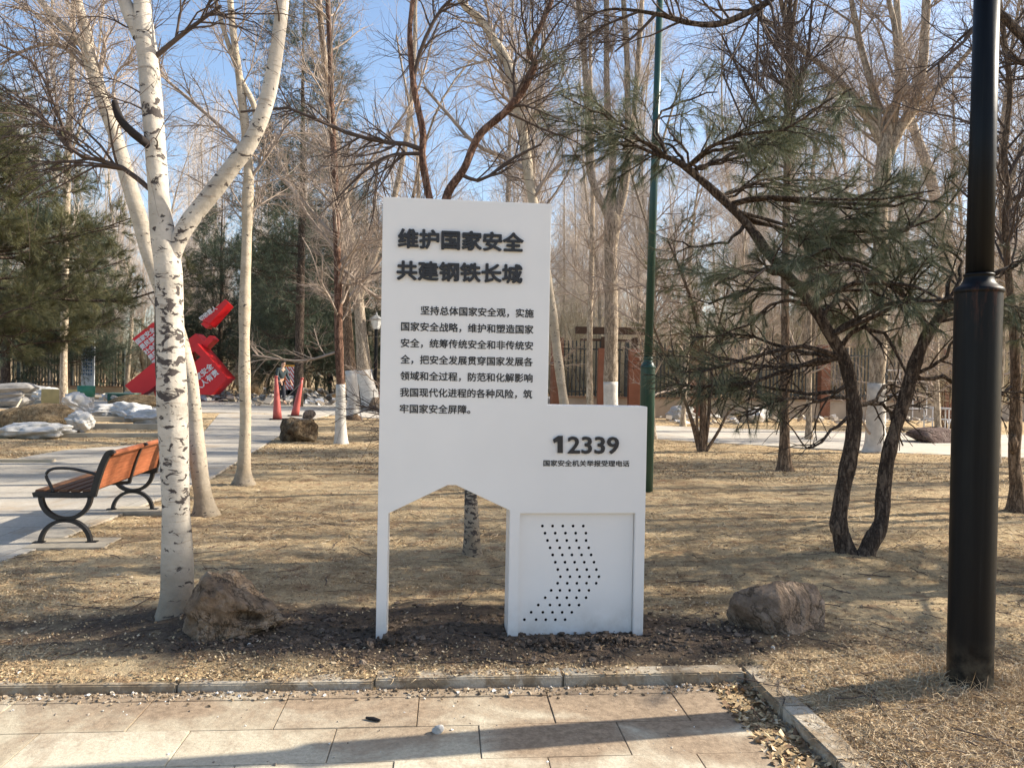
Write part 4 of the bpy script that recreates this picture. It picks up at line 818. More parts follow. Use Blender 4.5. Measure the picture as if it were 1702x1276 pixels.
# ------------------------------------------------------------------ lamp posts
def lamps():
    # black post
    b = G(1611, 1150); off = b
    root = thing('lamp_post', 'thick black lamp post rising out of the dry grass at right', 'lamp post', tuple(b), None)
    m = M('black_lamp_paint', 0.3, 0.16); n = m.noise(1.0, 5, 0.65, m.obj((40, 40, 1.2)))
    c = m.ramp(n, [(0.35, (0.0035, 0.004, 0.005)), (0.62, (0.007, 0.008, 0.009)), (0.75, (0.018, 0.018, 0.017))])
    zc = m.sep(m.obj(), 2)
    c = m.mix(m.math('MULTIPLY', m.ramp(zc, [(0.02, 0.6), (0.3, 0.0)]), m.ramp(m.noise(12, 6, .7), [(0.4, 0.0), (0.65, 1.0)])), c, (0.16, 0.14, 0.10))
    c = m.mix(m.math('MULTIPLY', m.ramp(m.math('MULTIPLY', zc, 0.4), [(0.70, 0.0), (0.81, 0.6), (0.83, 0.0)]), m.ramp(m.noise(1.0, 5, .7, m.obj((30, 30, 5))), [(0.5, 0.0), (0.62, 1.0)])), c, (0.09, 0.035, 0.02))
    m.col(c); m.rough(m.ramp(m.noise(6, 5), [(0.3, 0.34), (0.7, 0.52)])); m.bump(m.noise(30, 4), 0.05, 0.01); blk = m.m
    MB().lathe([(0.0, -.2), (0.104, -.2), (0.104, 0), (0.105, 0.6), (0.107, 1.4), (0.108, 2.015)], n=40).build('base_tube', blk, root, True)
    MB().lathe([(0.108, 2.013), (0.113, 2.016), (0.114, 2.030), (0.108, 2.040), (0.088, 2.052), (0.073, 2.070), (0.067, 2.090), (0.066, 2.100), (0.070, 2.103), (0.070, 2.110), (0.064, 2.113)], n=40).build('collar', blk, root, True)
    lean = P(1640, 0, b[1])
    top = V3((lean - b)[0], 0.0, (lean - b)[2]); st = V3(0.002, 0, 2.09)
    d = top - st; end = st + d * 1.25
    MB().tube([st, st + d * .5, end], [0.063, 0.060, 0.057], 32).build('shaft', blk, root, True)
    lant = MB(); lant.lathe([(0.06, 0), (0.09, .05), (0.16, .45), (0.26, .5), (0.2, .58), (0.05, .7), (0.0, .72)], end, 8); lant.build('lantern', blk, root)
    # green post
    b = G(1073, 816); k = b[1] / FPX
    root = thing('lamp_post', 'slim dark green lamp post just behind the right edge of the sign', 'lamp post', tuple(b))
    g = M('green_lamp_paint', 0.35, 0.5); g.col(g.ramp(g.noise(1.0, 4, .6, g.obj((30, 30, 1.5))), [(0.3, (0.012, 0.045, 0.032)), (0.7, (0.022, 0.075, 0.052))])); g = g.m
    zc = P(1075, 612, b[1])[2]
    MB().lathe([(0.0, -.2), (0.100, -.2), (0.102, zc)], n=28).build('base_tube', g, root, True)
    MB().lathe([(0.102, zc - .004), (0.108, zc), (0.108, zc + .02), (0.085, zc + .06), (0.064, zc + .10), (0.06, zc + .13), (0.068, zc + .135), (0.068, zc + .15), (0.056, zc + .155)], n=28).build('collar', g, root, True)
    a = P(1097, 0, b[1]) - b; a[1] = 0; st = V3(0, 0, zc + .1); d = a - st
    MB().tube([st, st + d * .5, st + d * 1.12], [0.058, 0.052, 0.047], 20).build('shaft', g, root, True)
    MB().lathe([(0.05, 0), (0.09, .05), (0.16, .45), (0.26, .5), (0.2, .58), (0.05, .7), (0.0, .72)], st + d * 1.12, 8).build('lantern', g, root)
    # far lamp with its lantern
    b = G(623, 683); Y = b[1]
    root = thing('lamp_post', 'distant black park lamp with a pale tapered lantern, left of the sign', 'street lamp', tuple(b))
    k = Y / FPX; zt = P(622, 547, Y)[2]
    MB().tube([(0, 0, -.2), (0, 0, zt)], [0.09, 0.075], 10).build('pole', blk, root)
    gl = plain('frosted_lantern_glass', (0.62, 0.62, 0.58), 0.3, 0.5)
    MB().lathe([(0.12, zt), (0.15, zt + .04), (0.25, zt + .40), (0.24, zt + .42)], n=6).build('lantern', gl, root)
    MB().lathe([(0.27, zt + .40), (0.29, zt + .43), (0.16, zt + .55), (0.05, zt + .6), (0.03, zt + .72), (0.0, zt + .74)], n=6).build('lantern_cap', plain('lantern_cap_paint', (0.3, 0.3, 0.28), .5), root)
lamps()
# ------------------------------------------------------------------ bench
def sweep(path, wx, wz):
    """flat bar swept along a path in the x-z plane; wx across the plane (y), wz in it"""
    p = np.asarray(path, float); t = nrm(np.gradient(p, axis=0)); n = np.stack([-t[:, 1], t[:, 0]], 1)
    a, b = p + n * wz / 2, p - n * wz / 2
    V = []; 
    for i in range(len(p)): V += [(a[i, 0], -wx / 2, a[i, 1]), (a[i, 0], wx / 2, a[i, 1]), (b[i, 0], wx / 2, b[i, 1]), (b[i, 0], -wx / 2, b[i, 1])]
    Q = [[i * 4 + j, i * 4 + (j + 1) % 4, i * 4 + 4 + (j + 1) % 4, i * 4 + 4 + j] for i in range(len(p) - 1) for j in range(4)]
    Q += [[3, 2, 1, 0], [len(V) - 4, len(V) - 3, len(V) - 2, len(V) - 1]]
    return np.array(V), np.array(Q)
def bench():
    root = thing('park_bench', 'park bench with orange-brown wooden slats and black curled iron frame on the path edge', 'bench', (-3.93, 6.80, 0.016), None, rad(8))
    iron = plain('black_cast_iron', (0.018, 0.017, 0.017), 0.45, 0.5, 0.3, 14, bump=.1)
    m = M('orange_wood', 0.5, 0.4); n = m.noise(1.0, 5, .6, m.obj((45, 2.5, 45)), 1.2)
    c = m.ramp(n, [(0.3, (0.25, 0.075, 0.03)), (0.55, (0.37, 0.118, 0.05)), (0.75, (0.46, 0.175, 0.085))])
    c = m.mix(1.0, c, m.ramp(m.isl(), [(0, 0.8), (1, 1.1)]), 'MULTIPLY'); m.col(c); wood_ = m.m
    L = 1.70
    ang = np.linspace(math.pi, 0, 24)
    arch = np.stack([0.205 * np.cos(ang), 0.20 * np.sin(ang)], 1)
    bowl = np.stack([0.205 * np.cos(-ang), 0.415 + 0.205 * np.sin(-ang)], 1)
    seat = np.array([(-.265, .425), (-.25, .43), (-.1, .425), (0.1, .42), (.235, .425)])
    back = smooth_path([(.225, .41), (.245, .50), (.272, .60), (.305, .70), (.345, .785), (.375, .80), (.385, .785)], 26)
    arm = smooth_path([(-.105, .44), (-.135, .52), (-.165, .585), (-.15, .635), (-.08, .66), (.05, .655), (.16, .63), (.275, .60)], 30)
    for k, y in enumerate((0.0, L)):
        mb = MB()
        for pth, wx, wz in ((seat, .05, .045), (back, .045, .05)):
            V, Q = sweep(pth, wx, wz); mb.add(V + V3(0, y, 0), Q)
        for x in (-.23, -.13, -.03, .07, .17): mb.lathe([(0.0, 0), (.009, 0), (.009, .004), (0, .004)], (x, y - .027, .42), 8)
        mb.build('end_frame', iron, root, bevel=0)
        lg = MB()
        V, Q = sweep(arch, .05, .032); lg.add(V + V3(0, y, 0), Q)
        V, Q = sweep(bowl, .05, .036); lg.add(V + V3(0, y, 0), Q)
        lg.box((-.22, y, .006), (.09, .07, .012)); lg.box((.22, y, .006), (.09, .07, .012))
        lg.build('leg', iron, root)
        mb = MB(); mb.tube(np.stack([arm[:, 0], np.full(30, y), arm[:, 1]], 1), 0.0135, 10); mb.build('armrest', iron, root, True)
    mb = MB(); V, Q = sweep(back, .04, .028); mb.add(V + V3(.018, L / 2, 0), Q); V, Q = sweep(seat, .04, .03); mb.add(V + V3(0, L / 2, -.01), Q); mb.build('middle_brace', iron, root)
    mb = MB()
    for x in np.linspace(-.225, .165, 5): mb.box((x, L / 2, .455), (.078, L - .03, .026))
    mb.build('seat', plain('shade_darkened_wood', (.15, .075, .04), .6, .3, .25, 12), root, bevel=.005)  # seat wood coloured darker to paint in the shade of the backrest
    mb = MB()
    for t in (0.5, 3.2, 5.9, 8.6, 11.3):
        i = t + 3.0; p = back[int(i) + 0]; q_ = back[min(int(i) + 3, 25)]; d = nrm(q_ - p); a = math.atan2(d[1], d[0])
        mb.box(((p[0] + q_[0]) / 2 + .012 * 0 , L / 2, (p[1] + q_[1]) / 2), (.082, L - .05, .026), euler(0, -a, 0))
    mb.lathe([(0, 0), (.026, 0), (.026, L - .05), (0, L - .05)], (0, 0, 0), 12)
    Vt = mb.V[-1]; mb.V[-1] = np.stack([Vt[:, 0] + .362, Vt[:, 2] + .025, Vt[:, 1] + .785], 1)
    mb.build('backrest', wood_, root, bevel=.004)
    for (x0, y0, w_, d_) in ((-3.86, 6.80, .66, .42), (-4.05, 8.5, .62, .4)):
        o = MB().box((0, 0, -.04), (w_, d_, .1)).build('bench_pad', MT['pad'], None, bevel=.004); o.location = (x0, y0, .010); o.rotation_euler = (0, 0, rad(8)); tag(o, kind='structure')
MT['pad'] = plain('pad_concrete', (0.42, 0.36, 0.27), .9, .2, .25, 7, bump=.3)
bench()
# ------------------------------------------------------------------ rocks
def rock_mat(name, a, b, c, sc=1.0):
    m = M(name, .92, .15); n = m.noise(3.5 * sc, 7, .7, None, .6)
    col = m.ramp(n, [(0.3, a), (0.5, b), (0.68, c)])
    cr = m.math('ABSOLUTE', m.math('SUBTRACT', m.noise(3.0 * sc, 5, .65, None, .25), .5)); col = m.mix(m.ramp(cr, [(0.0, .75), (0.022, 0.0)]), col, tuple(x * .3 for x in a))
    col = m.mix(1.0, col, m.ramp(m.noise(22 * sc, 6, .75), [(.3, .6), (.7, 1.25)]), 'MULTIPLY')
    m.col(col); m.bump(m.math('ADD', m.math('ADD', m.noise(14 * sc, 7, .75), m.math('MULTIPLY', n, .8)), m.math('MINIMUM', m.math('MULTIPLY', cr, 6), .4)), 1.0, .05); return m.m
def rock(name, label, px, base_y, wpx, hpx, mat, seed, amt=.22, planes=7, dz=.25, depth=.8, rot=0, sub=5, group=None, prof=None, dent=None):
    b = G(px, base_y); Y = b[1]; k = Y / FPX; w_ = wpx * k / 2; h = hpx * k
    mb = MB(); ico(mb, (0, 0, 0), (1, 1, 1), seed, amt, sub, planes)
    V = mb.V[0]; V = V @ rotz(rot).T; lo, hi = V.min(0), V.max(0); V = (V - (lo + hi) / 2) / ((hi - lo) / 2)
    if dent is not None:
        d2 = ((V[:, 0] - dent[0]) / dent[2])**2 + ((V[:, 2] - dent[1]) / (dent[2] * .8))**2; V[:, 1] += np.where(V[:, 1] < .2, dent[3] * np.exp(-d2**2), 0)
    if prof is not None: V[:, 2] = np.where(V[:, 2] > -0.4, -0.4 + (V[:, 2] + .4) * np.interp(V[:, 0], prof[0], prof[1]), V[:, 2])
    V[:, 2] = (V[:, 2] - V[:, 2].min()) / (V[:, 2].max() - V[:, 2].min())
    V = V * V3(w_, w_ * depth, h / (1 - dz)) + V3(0, 0, -h * dz / (1 - dz))
    mb.V[0] = V
    o = mb.build(name, mat, None, True); o.location = (b[0], b[1] + w_ * depth * .8, 0.0); tag(o, label, 'rock', group); return o
def rocks():
    rm = rock_mat('tan_rock', (0.17, 0.11, 0.068), (0.33, 0.235, 0.155), (0.52, 0.43, 0.33))
    rg = rock_mat('grey_brown_rock', (0.16, 0.115, 0.08), (0.30, 0.225, 0.165), (0.42, 0.34, 0.26), .9)
    rd = rock_mat('dark_rock', (0.055, 0.035, 0.022), (0.15, 0.105, 0.065), (0.33, 0.26, 0.17), 1.3)
    rock('boulder', 'large tan angular boulder with a dark hollow at the foot of the thickest birch', 374, 1068, 172, 108, rm, 5, .26, 12, .2, .62, .4, 6, None, ([-1, -.55, -.2, .3, .6, 1], [.85, 1.05, 1.0, .72, .62, .3]), (.36, .15, .26, .6))
    rock('boulder', 'low rounded grey-brown boulder between the sign and the black lamp post', 1304, 1058, 166, 86, rg, 12, .085, 6, .25, .6, .2, 6)
    rock('boulder', 'dark rough boulder at the end of the path, in front of the traffic cones', 489, 736, 66, 42, rd, 21, .3, 8, .2, .8)
    rock('boulder', 'upright brown boulder beside the thick whitewashed trunk', 601, 681, 22, 34, rd, 25, .25, 8, .1, .8, 0, 4)
    rock('boulder', 'low tan boulder touching the left edge of the sign, under the far lamp', 624, 684, 30, 24, rm, 27, .25, 8, .1, .8, 0, 4)
    rock('boulder', 'pale rounded boulder behind the red sculpture', 362, 662, 66, 86, rock_mat('pale_rock', (0.3, 0.22, 0.14), (0.42, 0.33, 0.22), (0.52, 0.44, 0.33)), 33, .2, 8, .1, .7, .5, 4).location.y += 5
    rock('boulder', 'dark purplish boulder beside the far road, behind the black lamp post', 1570, 737, 84, 26, rock_mat('purple_rock', (0.10, 0.07, 0.06), (0.17, 0.12, 0.105), (0.24, 0.19, 0.165)), 35, .12, 6, .3, .8, 0, 4)
    rock('boulder', 'squared grey block lying beside the two cones', 512, 697, 22, 16, rg, 37, .05, 9, .1, .8, 0, 3)
rocks()
# ------------------------------------------------------------------ fence and gate beam
def fence(label, A, B, nb, zw, zt, pillar=True, bar=.05, base=True):
    A = np.array(A, float); B = np.array(B, float); L = np.linalg.norm(B - A); a = math.atan2(B[1] - A[1], B[0] - A[0])
    root = thing('park_fence', label, 'fence', (A[0], A[1], 0), None, a)
    steel = plain('fence_steel', (0.045, 0.055, 0.055), .6, .4, .3, 3); conc = plain('fence_wall_render', (0.34, 0.29, 0.235), .9, .2, .2, 1.5, bump=.3); rust = plain('rust_red_pillar', (0.20, 0.095, 0.06), .8, .2, .25, 2.5)
    if base: MB().box((L / 2, 0, zw / 2 - .1), (L, .32, zw + .2)).build('base_wall', conc, root); MB().box((L / 2, 0, zw + .03), (L + .05, .42, .06)).build('wall_coping', plain('wall_coping_stone', (.24, .16, .11), .9), root)
    bl = L / nb
    for i in range(nb):
        mb = MB(); x0 = i * bl + .3; n = int((bl - .6) / .165)
        for j in range(n + 1): mb.box((x0 + (bl - .6) * j / n, 0, (zw + zt) / 2 + .03), (bar, bar * .8, zt - zw))
        for z in (zw + .25, zt - .3): mb.box((i * bl + bl / 2, .0, z), (bl - .4, bar * .6, .06))
        mb.build('bar_panel', steel, root)
    for i in range(nb + 1):
        pm = rust if (pillar and i % 2 == 0) else steel
        w_ = .42 if (pillar and i % 2 == 0) else .14
        MB().box((i * bl, 0, zt / 2), (w_, w_ + .05, zt + .25)).build('pillar', pm, root)
    return root
def fences():
    p0 = P(925, 640, 31); p1 = P(1760, 640, 35)
    fence('dark metal bar fence on a low wall with rust red pillars behind the road', (p0[0], p0[1]), (p1[0], p1[1]), 8, .78, 3.05)
    fence('far bar fence glimpsed under the left pine boughs', (-36, 46), (-24, 47.5), 4, .5, 2.8, False)
    br = plain('dark_brown_timber', (.075, .045, .03), .8); rust = plain('orange_pillar_paint', (.24, .10, .06), .75, .2, .2, 2)
    a = P(1003, 640, 30.2); b = P(1054, 640, 30.4); c = V3(a[0], a[1], 0)
    root = thing('gate_portal', 'rust red gate posts under a dark horizontal beam, behind the broad forked tree', 'gate', tuple(c)); d = b - a
    for q in (V3(0, 0, 0), V3(d[0], d[1], 0)): MB().box(q + V3(0, 0, 1.3), (.46, .42, 2.9)).build('gate_post', rust, root)
    MB().box((d[0] / 2 - .3, d[1] / 2, 3.45), (2.9, .4, .26)).build('beam', br, root); MB().box((d[0] / 2 - .3, d[1] / 2, 3.08), (2.5, .25, .08)).build('lintel', br, root)
    for q in (V3(0, 0, 2.95), V3(d[0], d[1], 2.95)): MB().box(q, (.24, .24, .5)).build('beam_support', br, root)
    wm = plain('white_enamel_frame', (.72, .72, .72), .5, .4)
    for px, py, lab in ((1553, 714, 'white metal frame chair by the fence, left one of two'), (1580, 716, 'white metal frame table half hidden by the black lamp post')):
        g = G(px, py); r = thing('metal_frame_table', lab, 'frame', tuple(g), 'white metal frames by the fence', .2)
        for x in (-.25, .25):
            for y in (-.2, .2): MB().tube([(x, y, 0), (x, y, .75)], .022, 6).build('leg', wm, r)
        mb = MB(); 
        for z in (.38, .74):
            for s_ in ((-.25, -.2, .25, -.2), (-.25, .2, .25, .2), (-.25, -.2, -.25, .2), (.25, -.2, .25, .2)): mb.tube([(s_[0], s_[1], z), (s_[2], s_[3], z)], .02, 6)
        mb.build('rail', wm, r); MB().box((0, 0, .765), (.56, .46, .03)).build('top', wm, r)
    g = G(1505, 698); r = thing('metal_rack', 'pale metal ladder rack standing against the bar fence', 'rack', tuple(g))
    mb = MB()
    for x in (-.9, -.3, .3, .9): mb.tube([(x, 0, 0), (x, 0, 2.2)], .025, 6)
    for z in (.5, 1.1, 1.7, 2.15): mb.tube([(-.9, 0, z), (.9, 0, z)], .022, 6)
    mb.build('rack_frame', wm, r)
fences()
# ------------------------------------------------------------------ red sculpture
def sculpture():
    Y = 40.0; o_ = P(285, 660, Y); k = Y / FPX
    root = thing('red_sculpture', 'big red sculpture of tumbled blocks with white Chinese slogans, seen behind the birches', 'sculpture', (o_[0], o_[1], 0))
    rm = M('red_sculpture_paint', .42, .4); rm.col(rm.ramp(rm.noise(.8, 4), [(.3, (.66, .016, .022)), (.7, (.74, .024, .028))])); red = rm.m
    wt = plain('white_slogan_paint', (.78, .74, .72), .6)
    cr = lambda x, y: (190 + x / 5.8, 480 + y / 5.8)
    def loc(x, y): p = P(*cr(x, y), Y); return p[0] - o_[0], p[2]
    def block(name, pts, depth, dy=0, hole=None, shear=(0.0, 0.0)):
        loops = [[loc(*p) for p in pts]] + ([[loc(*p) for p in hole]] if hole else [])
        me = curve_mesh(name, loops, depth)
        xform(me, lambda v: np.stack([v[:, 0] + (depth / 2 - v[:, 2]) / depth * shear[0], dy + depth / 2 - v[:, 2], v[:, 1] + (depth / 2 - v[:, 2]) / depth * shear[1]], 1))
        return link(name, me, red, root)
    block('slogan_block', [(145, 480), (345, 320), (590, 560), (365, 710)], 1.0, .3, None, (-.1, 0))
    block('corner_block', [(100, 932), (372, 712), (560, 800), (330, 985), (215, 1045)], 1.2, 0, None, (-.2, 0))
    block('slogan_block', [(620, 690), (832, 530), (1118, 862), (962, 1022), (800, 1012), (650, 960)], 1.6, -.4, [(722, 660), (800, 602), (862, 658), (800, 710)], (-.15, 0))
    block('link_block', [(590, 545), (745, 425), (835, 515), (680, 635)], 1.0, .5)
    block('link_block', [(812, 540), (903, 447), (943, 487), (852, 580)], .8, .2)
    block('arm_block', [(835, 300), (1070, 100), (1100, 130), (920, 335)], .5, 0, None, (.1, -.2))
    block('arm_block', [(818, 335), (880, 292), (932, 335), (870, 380)], .6, .2)
    block('foot_block', [(330, 990), (390, 955), (470, 985), (440, 1062), (345, 1062)], .8, .6)
    def slogan(lines, start, end, size, gap, dy):
        a = np.array(loc(*start)); b = np.array(loc(*end)); d = nrm(b - a); n = V3(d[1], -d[0], 0)[:2]
        for i, t in enumerate(lines):
            c0 = a + n * gap * i
            f = lambda v: np.stack([c0[0] + v[:, 0] * d[0] - v[:, 1] * d[1], np.full(len(v), dy) - v[:, 2], c0[1] + v[:, 0] * d[1] + v[:, 1] * d[0]], 1)
            text_line('slogan_lettering', t, 0, size * len(t) * 1.0, 0, size, .03, .01, f, wt, root)
    slogan(["国家安全", "是民族复兴", "社会稳定之", "是国家强盛", "国"], (200, 535), (365, 402), .30, .345, .28)
    slogan(["国家安全", "人人有责"], (785, 925), (985, 757), .36, .42, -.42)
    slogan(["切依靠人"], (835, 312), (1000, 188), .27, .3, -.02)
    g = G(240, 655); r = thing('info_panel', 'small pale grey info panel with a blue grid, left of the red sculpture', 'panel', (g[0], 44, 0))
    MB().box((0, 0, 1.6), (.75, .08, 3.2)).build('board', plain('pale_panel_paint', (.6, .62, .64), .6), r)
    mb = MB()
    for i in range(4):
        for j in range(9): mb.box((-.21 + .14 * i, -.045, 1.3 + .2 * j), (.09, .012, .13))
    mb.build('blue_grid', plain('blue_panel_print', (.12, .2, .34), .6), r)
sculpture()
# ------------------------------------------------------------------ cones, barriers, people
def cones():
    pink = M('faded_cone_plastic', .5, .4); pink.col(pink.ramp(pink.noise(2.5, 5), [(.3, (.36, .065, .055)), (.7, (.46, .11, .09))])); blk = plain('black_rubber', (.02, .02, .02), .7)
    tops = []
    for px, py, tx, ty, lab in ((461, 698, 459, 627, 'tall faded red traffic cone on a black base, left of the pair'), (490, 692, 502, 630, 'tall faded red traffic cone leaning right, beside the dark boulder')):
        b = G(px, py); Y = b[1]; t = P(tx, ty, Y) - b; h = t[2]; r = thing('traffic_cone', lab, 'traffic cone', tuple(b), 'traffic cones')
        MB().tube(np.stack([V3(0, 0, .02) + (t - V3(0, 0, .0)) * q for q in np.linspace(0, 1, 6)]), np.linspace(.15, .045, 6), 16).build('cone_body', pink.m, r, True)
        MB().box((0, 0, .02), (.5, .5, .05), rotz(.3)).build('cone_base', blk, r, bevel=.01); tops.append(b + t)
        MB().lathe([(.0, 0), (.06, 0), (.06, .05), (0, .05)], t, 12).build('cone_tip', pink.m, r, True)
    a, b = tops; mid = (a + b) / 2 + V3(0, 0, -.62)
    o = MB().tube(smooth_path([a - V3(0, 0, .72), mid + V3(-.1, 0, -.02), b - V3(0, 0, .1)], 14), .012, 6).build('rope', blk); tag(o, 'dark rope slung between the two traffic cones', 'rope')
    rw = M('red_white_stripes', .5, .4); w_ = rw.nd('ShaderNodeTexWave', wave_type='BANDS', bands_direction='DIAGONAL'); w_.inputs['Scale'].default_value = 3.0; rw.t.links.new(rw.obj((1.5, 0, 1)), w_.inputs[0])
    rw.col(rw.ramp(w_.outputs[1], [(0.49, (.55, .04, .03)), (0.51, (.75, .72, .70))])); org = plain('orange_plastic', (.72, .17, .03), .5, .4); yel = plain('yellow_orange_plastic', (.75, .33, .04), .5, .4)
    for px, py, lab, kind in ((472, 650, 'plain orange barrier board beside the man in dark clothes', 0), (478.5, 649, 'red and white striped barrier post, left of two', 1), (486, 649, 'red and white striped barrier post, right of two', 1)):
        g = G(px, py); g = P(px, 648, 36); r = thing('barrier', lab, 'barrier', (g[0], g[1], g[2]), 'road barriers')
        if kind: MB().box((0, 0, .55), (.20, .2, 1.1)).build('striped_board', rw.m, r, bevel=.02); MB().box((0, 0, 1.13), (.24, .24, .08)).build('top_cap', yel, r)
        else: MB().box((0, 0, .5), (.25, .2, .95)).build('orange_board', org, r, bevel=.02); MB().box((0, 0, .99), (.2, .16, .06)).build('top_cap', org, r)
        MB().box((0, 0, -.12), (.34, .4, .26)).build('foot', blk, r)
    g = P(484, 616, 36.3); r = thing('warning_board', 'yellow-orange warning board above the striped barrier posts', 'board', (g[0], g[1], g[2])); MB().box((0, 0, 0), (.45, .05, .36)).build('board', yel, r)
    MB().tube([(0, .06, -1.1), (0, .06, .3)], .03, 6).build('stake', blk, r)
    wd = plain('tan_timber', (.5, .38, .22), .8); rd = plain('faded_red_frame_paint', (.42, .07, .05), .6)
    g = G(638, 684); r = thing('timber_trestle', 'tan wooden trestle with red legs at the left edge of the sign', 'trestle', (g[0], 34.5, 0))
    for z, x in ((1.75, .0), (1.45, .05)): MB().box((x, 0, z), (1.7, .12, .1), euler(0, .05, 0)).build('plank', wd, r)
    for x, a in ((-.5, .25), (-.1, -.3), (.4, .25)): MB().box((x, 0, .7), (.1, .1, 1.5), euler(0, a, 0)).build('trestle_leg', rd, r)
    MB().tube([(.35, 0, 1.7), (.28, 0, 2.3)], .05, 6).build('upright', wd, r)
def skin_mesh(name, joints, edges, sub=1):
    me = bpy.data.meshes.new(name); me.from_pydata([j[:3] for j in joints], edges, []); o = bpy.data.objects.new('tmp', me); COL.objects.link(o)
    o.modifiers.new('s', 'SKIN'); o.modifiers.new('d', 'SUBSURF').levels = sub
    for i, j in enumerate(joints): me.skin_vertices[0].data[i].radius = (j[3], j[4] if len(j) > 4 else j[3]); me.skin_vertices[0].data[i].use_root = (i == 0)
    dg = bpy.context.evaluated_depsgraph_get(); dg.update(); r = bpy.data.meshes.new_from_object(o.evaluated_get(dg)); bpy.data.objects.remove(o); r.name = name
    for p in r.polygons: p.use_smooth = True
    return r
def person(label, loc, rz, top, trousers, stoop=0.0, arm=0.2, stride=.12, hat=None):
    r = thing('person', label, 'person', tuple(loc), None, rz); skin = MT['skin']
    f = stoop; H_ = lambda y, z: (y - f * max(0, z - .95) * 1.0, z - .25 * f * max(0, z - .95))   # bends forward (-y) from the hips
    def J(x, y, z, a, b=None): yy, zz = H_(y, z); return (x, yy, zz, a, b or a)
    js = [J(0, 0, .95, .13, .10), J(0, 0, 1.15, .125, .095), J(0, 0, 1.38, .15, .10), J(0, 0, 1.47, .055), J(0, -.01, 1.56, .068, .078), J(0, -.015, 1.66, .075, .09), J(0, -.01, 1.73, .05, .06)]
    ed = [(0, 1), (1, 2), (2, 3), (3, 4), (4, 5), (5, 6)]
    for sgn in (-1, 1):
        n = len(js); js += [J(sgn * .19, 0, 1.40, .055), J(sgn * .25, -.02 - arm * .1, 1.13, .043), J(sgn * .24, -.06 - arm * .5, .92, .034), J(sgn * .24, -.08 - arm * .6, .84, .036, .02)]
        ed += [(2, n), (n, n + 1), (n + 1, n + 2), (n + 2, n + 3)]
        for q in range(4): js.append(J(sgn * .24 + (q - 1.5) * .018, -.10 - arm * .66, .76 - .006 * abs(q - 1.4), .009)); ed.append((n + 3, len(js) - 1))
        js.append(J(sgn * .21, -.13 - arm * .6, .82, .010)); ed.append((n + 3, len(js) - 1))
        m = len(js); st = stride * sgn
        js += [(sgn * .09, 0, .88, .085, .085), (sgn * .10, -st * .5 - .03, .50, .06, .06), (sgn * .10, -st + .02, .09, .042, .042), (sgn * .105, -st - .12, .035, .045, .03)]
        ed += [(0, m), (m, m + 1), (m + 1, m + 2), (m + 2, m + 3)]
    link('body', skin_mesh('body', js, ed), skin, r)
    tj = [J(0, 0, .93, .155, .125), J(0, 0, 1.15, .155, .125), J(0, 0, 1.38, .17, .12), J(0, .01, 1.47, .075)]; te = [(0, 1), (1, 2), (2, 3)]
    for sgn in (-1, 1):
        n = len(tj); tj += [J(sgn * .195, 0, 1.40, .075), J(sgn * .25, -.02 - arm * .1, 1.13, .06), J(sgn * .24, -.06 - arm * .5, .93, .05)]; te += [(2, n), (n, n + 1), (n + 1, n + 2)]
    link('jacket', skin_mesh('jacket', tj, te), top, r)
    pj = [J(0, 0, .96, .14, .115)]; pe = []
    for sgn in (-1, 1):
        m = len(pj); st = stride * sgn; pj += [(sgn * .09, 0, .86, .10, .10), (sgn * .10, -st * .5 - .03, .50, .08, .08), (sgn * .10, -st + .02, .13, .065, .065)]; pe += [(0, m), (m, m + 1), (m + 1, m + 2)]
    link('trousers', skin_mesh('trousers', pj, pe), trousers, r)
    hy, hz = H_(0, 1.68); mb = MB(); ico(mb, (0, hy + .012, hz + .035), (.088, .105, .085), 3, .04, 3); mb.build('hair', hat or MT['hair'], r, True)
    hy, hz = H_(-.085, 1.62); mb = MB(); ico(mb, (0, hy - .02, hz), (.014, .022, .022), 4, .03, 2)
    for x in (-.032, .032): ico(mb, (x, hy + .0, hz + .035), (.012, .008, .008), 4, .02, 1)
    mb.build('face', skin, r, True)
MT['skin'] = plain('skin', (.48, .29, .2), .55); MT['hair'] = plain('dark_hair', (.02, .017, .015), .6)
def people():
    dk = plain('dark_jacket', (.02, .022, .028), .8); dt = plain('dark_trousers', (.028, .03, .04), .85); tl = plain('teal_trim_jacket', (.035, .05, .055), .8)
    p = P(465, 672, 30); person('person in dark work clothes stooping by the rubble behind the cones', (p[0], p[1], p[2]), rad(55), tl, dt, .25, .5, .15)
    p = P(548, 647, 57); person('person in black standing far off, right of the two distant figures', (p[0], p[1], 0.0), rad(150), dk, dt, 0, .1, .1)
    p = P(526, 646, 58); person('person in dark clothes far off, left of the two distant figures', (p[0], p[1], 0.0), rad(-20), dk, dt, 0.05, .2, .2)
cones(); people()
# ------------------------------------------------------------------ building site at the left
def sack(name, label, c, dims, rot, seed, mat, cat='sack', group=None, wr=.12, tilt=0.0):
    bm = bmesh.new(); bmesh.ops.create_cube(bm, size=2); bmesh.ops.subdivide_edges(bm, edges=bm.edges[:], cuts=15, use_grid_fill=True)
    V = np.array([v.co for v in bm.verts]); F = [[v.index for v in f.verts] for f in bm.faces]; bm.free()
    n = np.linalg.norm(V, axis=1, keepdims=True); S = V / n; V = V * .55 + S * .45 * 1.25
    e = np.maximum(np.abs(V[:, 0]), np.abs(V[:, 1])); V[:, 2] *= np.clip(1.25 - .9 * e**3, .08, 1)
    V = V * (1 + wr * pnoise3(V, 4.5, seed) + .5 * wr * pnoise3(V, 12, seed + 1))[:, None]
    mb = MB(); mb.add((V * np.asarray(dims)) @ euler(0, tilt, rot).T, F); zmin = mb.V[0][:, 2].min(); mb.V[0][:, 2] -= zmin + .03
    o = mb.build(name, mat, None, True); o.location = c; return tag(o, label, cat, group)
